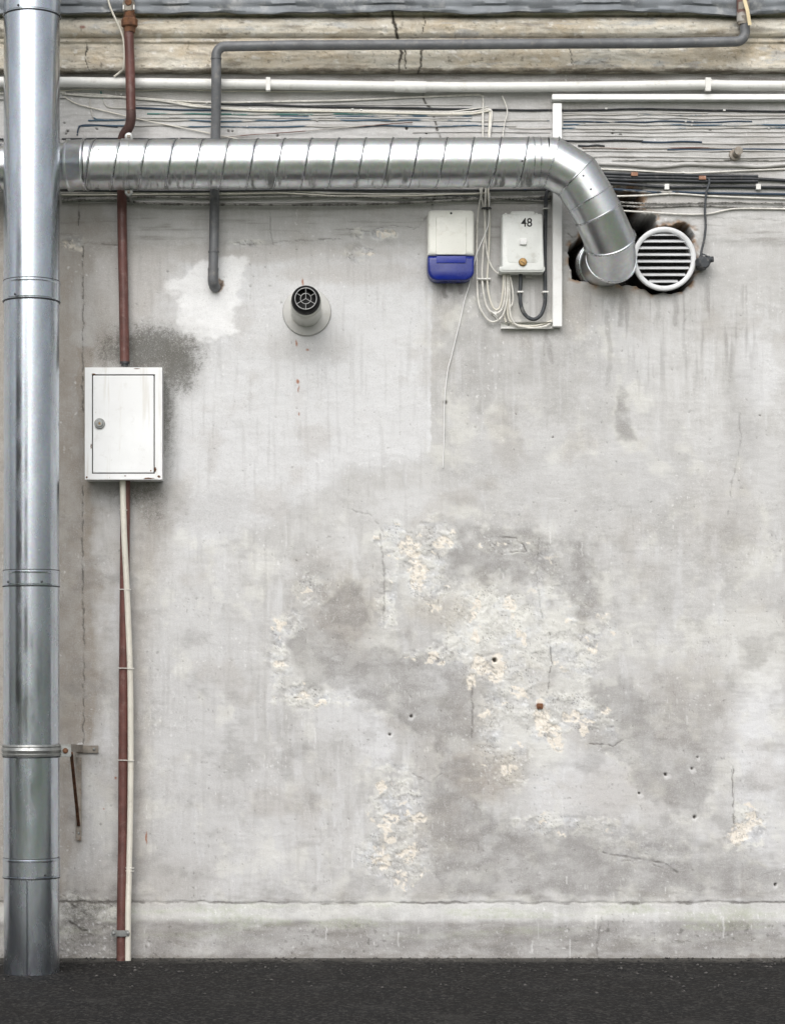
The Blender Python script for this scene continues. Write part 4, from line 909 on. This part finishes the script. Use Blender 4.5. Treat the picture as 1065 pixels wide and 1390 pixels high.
# black and navy cables above the duct
cable([(300,141,.008),(380,143,.008),(440,145,.008),(540,146.5,.008),(600,148,.008),(700,149.5,.008),(790,149.5,.008),(870,148,.008),(960,150,.008),(1090,151.5,.008),(1500,152,.008)], .0045, M_black, 'continuous black cable directly below the trunking and behind the white pair', clips=((822,147.5,.008),(982,150,.008)), wob=.4)
cable([(175,146,.006),(240,149,.006),(330,150,.006)], .0040, M_navy, 'short navy cable beside the red pipe above the duct', wob=.5)
for (x0, x1, y, mt, lb) in ((128,640,160,M_painted,'uppermost painted-over cable stretching left of the trunking'),(380,640,158,M_blue,'blue flecked cable just above the long speckled blue one'),(120,745,163.5,M_blue,'long speckled blue cable in the middle of the row left of the trunking'),(106,700,171.5,M_blue,'lowest long speckled blue cable above the duct'),
    (84,300,188.5,M_black,'black cable skimming the top of the duct at the left'),(200,640,154.5,M_green,'greenish cable close under the white pair'),(764,1090,156,M_blue2,'dull blue cable, first below the black one at the right'),(764,1090,161,M_painted,'painted-over cable, second below the black one at the right'),(764,1020,165,M_navy,'navy cable with paint flecks ending short at the right'),(764,1090,169.5,M_blue,'blue cable sagging over the two dark wall holes'),(690,1090,174,M_blue2,'lower dull blue cable passing just above the two dark wall holes')):
    pts = [(x0, y, .005)]+[(x, y+random.Random(x+int(y)).uniform(-1.2, 1.2), .006) for x in range(int(x0)+60, int(x1)-30, 75)]+[(x1, y, .006)]
    cable(pts, .0034, mt, lb, wob=1.0, seed=int(y), clips=[(x0+(x1-x0)*random.Random(int(y*3)+q_).uniform(.1, .9), y, .003) for q_ in range(2)], clipmat=M_painted)
cable([(122,134,.005),(124,150,.006),(128,160,.006),(140,162.5,.006),(175,160.5,.006),(230,160,.006)], .0036, M_blue2, 'dull blue cable bending round from the top left corner of the row', wob=.2)
cable([(105,184,.005),(107,174,.006),(113,170,.006),(135,170,.006),(160,172,.006)], .0034, M_navy, 'hooked navy cable end left of the red pipe')
cable([(137,124,.006),(142,140,.006),(150,146,.006),(175,147,.006)], .0036, M_green, 'short green cable curving behind the red pipe')
cable([(87,131,.012),(105,141,.012),(140,150,.012),(190,162,.012),(250,174,.012),(300,184,.012),(330,190,.012)], .0022, M_cream, 'thin cream wire slanting down to the right across the blue cables')
cable([(560,166,.012),(480,172,.012),(400,179,.012),(340,183,.012),(300,187,.012)], .0020, M_redwire, 'thin reddish wire slanting down to the left above the duct')
cable([(600,153,.012),(640,148,.012),(662,145,.012)], .0024, M_white, 'thin white wire rising to the corner where the bundle turns down')
cable([(145,-10,.115),(150,10,.115),(160,32,.11),(167,50,.108),(169,70,.105),(168,92,.09),(163,98,.07),(155,104,.065)], .0040, M_cream, 'cream cable hanging from the flashing in front of the cornice left of the red pipe', n=10)
# right-hand group
for (x0, x1, y, r, mt, lb) in ((762,872,191,.0045,M_black,'short black cable starting at the trunking above the elbow'),(870,952,192.5,.0040,M_navy,'short navy cable between the two wall holes and the rusty stub'),(952,1090,194.5,.0032,M_painted,'thin painted-over cable leaving the frame above the rusty stub'),
    (784,820,197.5,.0040,M_darkcable,'very short dark cable piece above the elbow'),(790,1005,201,.0032,M_redwire,'thin rust-coloured wire ending at the rusty stub'),(785,1090,205,.0034,M_painted,'painted-over wire just below the rust-coloured one'),(905,1090,203,.0040,M_navy,'navy cable running right past the rusty stub')):
    cable([(x0,y,.006),((x0*2+x1)/3,y+.8,.006),((x0+2*x1)/3,y-.4,.007),(x1,y+.5,.006)], r, mt, lb, wob=.5, seed=int(x0))
cable([(812,222,.012),(850,223.5,.012),(885,226,.012),(930,222.5,.012),(980,224,.012),(1030,226,.012),(1090,221,.012)], .0078, M_painted, 'thick conduit painted over in wall colour beneath the rusty stub', wob=.9, n=12)
bundle = empty('cable_bundle', P(930, 241, .02), 'thick flat bundle of three black cables held by two copper saddles', 'cable bundle', GC)
for k, yy in enumerate((237, 241, 245)):
    MB().tube([P(x, yy+dy, .014) for x, dy in ((800,-2.5),(850,-.5),(910,.3),(960,1.5),(1028,2.6-k*.6))]+([P(1090, 247, .012)] if k == 1 else []), .0068, 10, smooth=6).build('sheath', M_black, bundle)
for px, py in ((860, 237.5), (952, 242.5)): MB().box(P(px-4, py-4, .026), P(px+4, py+3, .002)).build('copper_saddle', M_copper, bundle, bevel=.001)
cable([(795,229,.010),(860,231.5,.010),(920,235,.012),(960,234,.012),(1010,231.5,.012),(1090,228.5,.010)], .0034, M_white, 'single white cable lying on top of the thick black bundle', clips=((926,234.5,.012),))
cable([(800,247,.014),(850,250,.014),(905,254,.014),(980,253.5,.014),(1029,254,.014),(1100,255,.014)], .0062, M_black, 'black cable with two white clips directly under the thick bundle', clips=((904,254,.014),(1028,254,.014)), clipsize=(5, 9), n=10)
cable([(812,256,.012),(850,258,.012),(888,261,.012),(918,260.5,.012),(960,262,.012),(1090,264,.012)], .0048, M_navy, 'navy cable knotted with small ties crossing the top of the wall opening', clips=((892,261,.012),(918,261,.012)), clipmat=M_black)
cable([(826,266.5,.012),(870,265.5,.012),(913,263,.014),(960,266,.012),(1010,268,.012),(1090,270.5,.012)], .0038, M_white, 'white cable crossing the top of the wall opening under the navy one', clips=((913,263,.014),))
twisted([(820,273,.012),(870,276,.012),(930,276,.012),(1000,275,.012),(1090,277,.012)], .0024, M_twist, 'twisted grey pair crossing the middle of the wall opening', 3)
twisted([(826,278,.010),(880,281,.010),(950,279,.010),(1010,282,.010),(1090,281,.010)], .0022, M_twist, 'lower twisted grey pair fading off to the right of the opening', 4)
cable([(828,285,.012),(860,287,.012),(885,288.5,.012),(930,291,.012),(962,290,.012),(985,285,.012),(1010,283,.012),(1090,284,.012)], .0036, M_white, 'lowest white cable sagging across the wall opening to the right', clips=((885,288.5,.012),))
# below the duct, left group
cable([(80,257,.014),(140,258.5,.014),(260,259.5,.014),(400,257.5,.014),(470,258,.014),(600,258.5,.014),(700,258,.014),(752,257,.014)], .0055, M_black, 'long black cable skimming the underside of the duct', clips=((471,258,.014),(712,258,.014)), clipmat=M_navy, n=10)
cable([(80,262,.010),(160,261.5,.010),(260,262.5,.010),(330,260,.010),(390,258.6,.010),(440,262,.010),(520,263.8,.010),(655,263,.010)], .0038, M_white, 'white cable under the duct rising to touch the black one midway', wob=.3)
cable([(84,264.5,.010),(200,264,.010),(300,263.5,.010),(380,262,.010),(460,266.5,.010),(560,266,.010),(659,262,.012)], .0034, M_cream, 'cream cable under the duct that bends up into the vertical bundle', wob=.3)
twisted([(82,270,.010),(200,267.5,.010),(320,268,.010),(420,266.5,.010),(560,269,.010),(640,268,.010),(748,273,.010)], .0022, M_twist, 'upper twisted grimy pair running below the duct to the trunking', 7)
twisted([(84,272,.012),(150,270,.012),(200,276,.012),(280,277.5,.012),(400,278,.012),(470,277.5,.012),(560,275,.012),(640,270.5,.012),(748,267,.012)], .0030, M_twist, 'thicker twisted grimy pair sagging lowest below the duct', 8, 12)
cable([(600,264.5,.01),(660,268,.01),(700,271,.01),(748,270,.01)], .0028, M_darkcable, 'thin dark cable between the two boxes and the duct', wob=.4)
for (x0, x1, y) in ((-90, 90, 126), (-90, 90, 133), (-90, 80, 188)):
    cable([(x0, y, .01), (0, y+1, .01), (x1, y-1, .01)], .004, {126: M_white, 133: M_painted, 188: M_black}[y], {126: 'white cable appearing at the far left behind the flue', 133: 'painted-over cable appearing at the far left behind the flue', 188: 'black cable appearing at the far left behind the flue'}[y])

for (x0, x1, y, r, mt, lb) in ((764,1090,179,.0034,M_painted,'painted-over ridge of cable between the two dark holes and the short black cable'),(764,1090,184.5,.0028,M_painted,'thin painted-over wire just above the short black cable'),(800,1090,213,.0036,M_painted,'painted-over cable halfway between the rusty stub and the thick conduit'),
    (830,1090,218,.0026,M_twist,'thin grimy wire resting on the thick painted-over conduit'),(764,960,153,.0028,M_painted,'thin painted-over wire tight under the black cable at the right'),
    (180,640,142.5,.0026,M_painted,'thin painted-over wire between the highest white cable and the sagging pair'),(560,746,180,.0028,M_painted,'painted-over wire ending at the trunking just above the duct'),(84,745,275,.0028,M_painted,'painted-over wire between the two twisted pairs below the duct')):
    cable([(x0, y, .005)]+[(x, y+random.Random(x+int(y*3)).uniform(-1.1, 1.1), .006) for x in range(int(x0)+50, int(x1)-30, 60)]+[(x1, y, .006)], r, mt, lb, wob=.5, seed=int(y)+5)
# ------------------------------------------------------------------ rusty stub at the right
st = MB(); st.lathe(P(996, 211, .0), (.1, -1, .1), [(0, .026), (.012, .024), (.014, .014), (.05, .013), (.052, .018), (.06, .018), (.062, .008)], 12)
tag(st.build('pipe_stub', M_rustpaint, ang=25), 'short rusty pipe stub sticking out of the wall near the right edge', 'pipe stub')

# ------------------------------------------------------------------ round grille
gr = empty('round_vent_grille', P(901, 393, .03), 'round white louvred grille standing in the broken wall opening', 'vent grille')
gc = P(901, 351, .045); Ro = L(43.5, .045); Ri = L(36.8, .045)
MB().lathe(gc+Vector((0, .03, 0)), (0, -1, 0), [(0, Ro-.004), (.018, Ro), (.026, Ro), (.030, Ro-.003), (.0315, Ro-.008), (.030, Ri+.004), (.026, Ri), (0, Ri), (0, Ro-.004)], 72, caps=False).build('frame_ring', M_grille, gr)
for k in range(8):
    dy = -32.5+k*9.1; hw = math.sqrt(max(36.8**2-dy*dy, 1))*S*.995; z_ = gc.z-dy*S*.995
    b = MB(); vs = []; 
    for sx in (-hw, hw):
        for (yy, zz_) in ((.002, -.0035), (.0005, -.0010), (.026, .013), (.029, .011)): vs.append((gc.x+sx, gc.y+.004+yy, z_+zz_))
    b.add(vs, [(0, 1, 2, 3), (7, 6, 5, 4), (0, 4, 5, 1), (1, 5, 6, 2), (2, 6, 7, 3), (3, 7, 4, 0)]); b.build('slat', M_grille, gr, smooth=False)
b = MB()
for sgn in (1, -1):
    for k in range(-15, 16):
        off = k*.0095*1.35; h2 = Ri**2-(off**2)/2
        if h2 <= 0: continue
        t = math.sqrt(max(Ri**2-off*off/2, 0))/math.sqrt(2); mx = off/2; mz = -off/2*sgn*-1
        ctr = Vector((gc.x+off/2*1, gc.y+.042+.002*sgn, gc.z-sgn*off/2)); dv = Vector((1, 0, sgn)).normalized()*math.sqrt(max(Ri**2-off*off/2, 0))
        b.tube([ctr-dv, ctr+dv], .0011, 4)
b.build('insect_mesh', M_net, gr)
MB().lathe(gc+Vector((0, .32, 0)), (0, -1, 0), [(0, Ri*.94), (.275, Ri*.94)], 40, caps=False).build('duct_liner', M_darksteel, gr)

# ------------------------------------------------------------------ round vent terminal
vt = empty('round_vent_terminal', P(415, 424, 0), 'stubby white round wall vent with a black ringed cap on a pale disc', 'vent')
vc = P(416.5, 423.5, .0)
MB().lathe(vc, (0, -1, 0), [(0, .099), (.006, .0985), (.011, .096), (.013, .090), (.014, .064)], 64).build('flange', M_flange, vt)
va = Vector((-.012, -1, .055)).normalized(); v0 = P(415.5, 422.5, .012)
MB().lathe(v0, va, [(0, .064), (.003, .062), (.190, .060), (.192, .058)], 56, caps=False).build('tube', M_ventwhite, vt)
MB().torus(v0+va*.165, va, .061, .002, 56, 8).build('tube_ring', M_ventwhite, vt)
cp = MB().lathe(v0+va*.188, va, [(0, .0565), (.006, .0575), (.022, .0570), (.034, .052), (.040, .046), (.038, .0425), (.024, .041), (-.10, .040), (-.10, 0)], 56).build('cap', M_capblack, vt)
gcv = v0+va*.228; u_ = Vector((1, 0, 0)); u_ = (u_-va*u_.dot(va)).normalized(); w2 = u_.cross(va)*-1
if w2.z < 0: w2 = -w2
g3 = MB(); g3.torus(gcv, va, .0425, .0017, 48, 8); g3.torus(gcv, va, .0210, .0013, 40, 8)
for a_ in (90, 210, 330): g3.tube([gcv, gcv+(u_*math.cos(math.radians(a_))+w2*math.sin(math.radians(a_)))*.021], .0012, 6)
for a_ in (90, 150, 210, 270, 330, 30): e_ = u_*math.cos(math.radians(a_))+w2*math.sin(math.radians(a_)); g3.tube([gcv+e_*.021, gcv+e_*.042], .0012, 6)
g3.build('cap_grille', paint('grey_wire', (.42, .42, .42), .4, .2, 60, None, 0, .3), vt)

# ------------------------------------------------------------------ dark plug box with its lead
pg = empty('socket_lump', P(956, 366, .0), 'grimy dark grey cable box dangling by a black lead right of the round grille', 'electrical box')
c0 = P(954, 355.5, .05)
def egg(c, rx, ry, rz, seed):
    b = MB(); n1, n2 = 18, 12; vs = []; fs = []; rs_ = random.Random(seed)
    for i in range(n2+1):
        th = math.pi*i/n2
        for k in range(n1):
            a = 2*math.pi*k/n1; f = 1+.07*math.sin(3*a+seed)*math.sin(th)+.05*math.sin(5*th+seed)
            vs.append(c+Vector((rx*math.sin(th)*math.cos(a)*f, ry*math.sin(th)*math.sin(a)*f, rz*math.cos(th)*f)))
    for i in range(n2):
        for k in range(n1): fs.append((i*n1+k, i*n1+(k+1) % n1, (i+1)*n1+(k+1) % n1, (i+1)*n1+k))
    b.add(vs, fs); return b
egg(c0+Vector((-.004, 0, -.002)), .032, .034, .024, 2).build('body', M_darkcable, pg)
b = MB(); b.lathe(c0+Vector((.006, .01, .008)), (.9, -.45, .05), [(0, .014), (.004, .0165), (.022, .0165), (.024, .012), (.036, .012), (.037, .006)], 16); b.build('cable_gland', M_darkcable, pg)
b = MB(); b.lathe(c0+Vector((-.006, 0, -.006)), (.1, -1, -.1), [(.02, .026), (.034, .022), (.038, .018), (.038, 0)], 18); b.build('lid', M_darkcable, pg, ang=25)
b = MB(); b.lathe(c0+Vector((-.004, .03, -.012)), (0, 0, -1), [(0, .024), (.014, .020), (.016, .012)], 14); b.build('base_cup', M_darkcable, pg)
ld = [(961,242,.024),(962,248,.03),(958,262,.03),(956,285,.03),(957,305,.03),(955,325,.03),(951,343,.04),(952.5,349,.05)]
MB().tube([P(*q) for q in ld], .0050, 10, smooth=5).build('lead', M_darkcable, pg)
MB().tube([P(x, y, d) for x, y, d in ((951,344,.04),(956,346,.055),(961,349,.06),(963,353,.06))], .0030, 8, smooth=4).build('loose_wire', M_darkcable, pg)
MB().tube([P(x, y, d) for x, y, d in ((951,343,.04),(948,350,.045),(944,355,.05))], .0022, 8, smooth=4).build('loose_wire', M_darkcable, pg)

# rusty wall plug
b = MB(); b.box(P(728.5, 955, .010), P(736, 962, -.004)); b.lathe(P(731.5, 958.5, .009), (0, -1, 0), [(0, .007), (.004, .006)], 10)
tag(b.build('wall_plug', M_rust, bevel=.001), 'small square rusty anchor plug set in the flaking plaster low on the right', 'wall plug')

# ------------------------------------------------------------------ far side of the yard (behind the camera, seen only in the metal)
mh = NM('hedge_leaves', .6); mh.col(mh.mix(mh.ramp(mh.noise(2, 3), .35, .65), (.06, .09, .04), (.12, .16, .08)))
rs_ = random.Random(5); vs = []; fs = []
for i in range(9000):
    x_ = rs_.uniform(-22, 26); top = 1.7+.5*math.sin(x_*.5)+.3*math.sin(x_*1.7+1); z_ = rs_.uniform(0, 1)**.8*top; y_ = -22+rs_.uniform(-1.2, 1.2)
    s_ = rs_.uniform(.12, .3); a_ = rs_.uniform(0, 6.28); t_ = rs_.uniform(-.8, .8)
    u = Vector((math.cos(a_), math.sin(a_), t_))*s_; v_ = Vector((-math.sin(a_)*t_, .3, 1)).normalized()*s_; c_ = Vector((x_, y_, z_)); k = len(vs)
    vs += [c_-u-v_, c_+u-v_, c_+u+v_, c_-u+v_]; fs.append((k, k+1, k+2, k+3))
hd_ = MB().add(vs, fs).build('hedge', mh.mat, smooth=False); tag(hd_, 'leafy green hedge across the yard', 'hedge', kind='stuff')

def reflection_house(x0, x1, y0, y1, h, wallc, label):  # unseen houses, added only to shape the reflections in the flue
    t = empty('reflection_building', ((x0+x1)/2, (y0+y1)/2, 0), label, 'building')
    MB().box((x0, y0, 0), (x1, y1, h)).build('wall', paint('reflection_wall', wallc, .85, .2, 2, (.2, .18, .16), .3), t, smooth=False)
    ym = (y0+y1)/2; r = MB().add([(x0-.3, y0-.3, h), (x1+.3, y0-.3, h), (x1+.3, y1+.3, h), (x0-.3, y1+.3, h), (x0-.3, ym, h+1.6), (x1+.3, ym, h+1.6)], [(0, 1, 5, 4), (2, 3, 4, 5), (1, 2, 5), (3, 0, 4), (0, 3, 2, 1)])
    r.build('roof', paint('reflection_roof', (.16, .10, .08), .8, .3, 5), t, smooth=False)
    k = int((x1-x0)/2.4)
    for i in range(k):
        a = x0+(i+.5)*(x1-x0)/k
        for z in ([1.0, 3.8] if h > 5 else [1.0]): MB().box((a-.5, y1, z), (a+.5, y1+.04, z+1.4)).build('window', M_gap, t, smooth=False)
reflection_house(-16, -9.8, -16, -9.5, 5.6, (.11, .085, .07), 'dark brown house added out of view as a dark band in the flue reflection')
reflection_house(-8.2, -3.2, -26, -20.5, 5.6, (.62, .57, .50), 'pale rendered house added out of view as a bright streak in the flue reflection')

# grit on the asphalt along the foot of the wall
rs_ = random.Random(9); b = MB()
for i in range(900):
    x_ = rs_.uniform(-.3, 3.6); y_ = -.02-abs(rs_.gauss(0, .05 if i % 2 else .5))-.01; r_ = rs_.uniform(.002, .007); c_ = Vector((x_, y_, r_*.4)); o_ = [Vector((rs_.uniform(-1, 1), rs_.uniform(-1, 1), rs_.uniform(-.6, .8)))*r_ for _ in range(6)]
    vs = [c_+Vector((r_, 0, 0))+o_[0]*.4, c_+Vector((0, r_, 0))+o_[1]*.4, c_+Vector((-r_, 0, 0))+o_[2]*.4, c_+Vector((0, -r_, 0))+o_[3]*.4, c_+Vector((0, 0, r_*.8)), c_+Vector((0, 0, -r_*.5))]
    b.add(vs, [(0, 1, 4), (1, 2, 4), (2, 3, 4), (3, 0, 4), (1, 0, 5), (2, 1, 5), (3, 2, 5), (0, 3, 5)])
tag(b.build('grit', patchy('grit', (.09, .085, .08), (.03, .029, .028), .4, .6, (1, 1, 1), 8), smooth=False), 'loose grit along the foot of the wall', 'grit', kind='stuff')
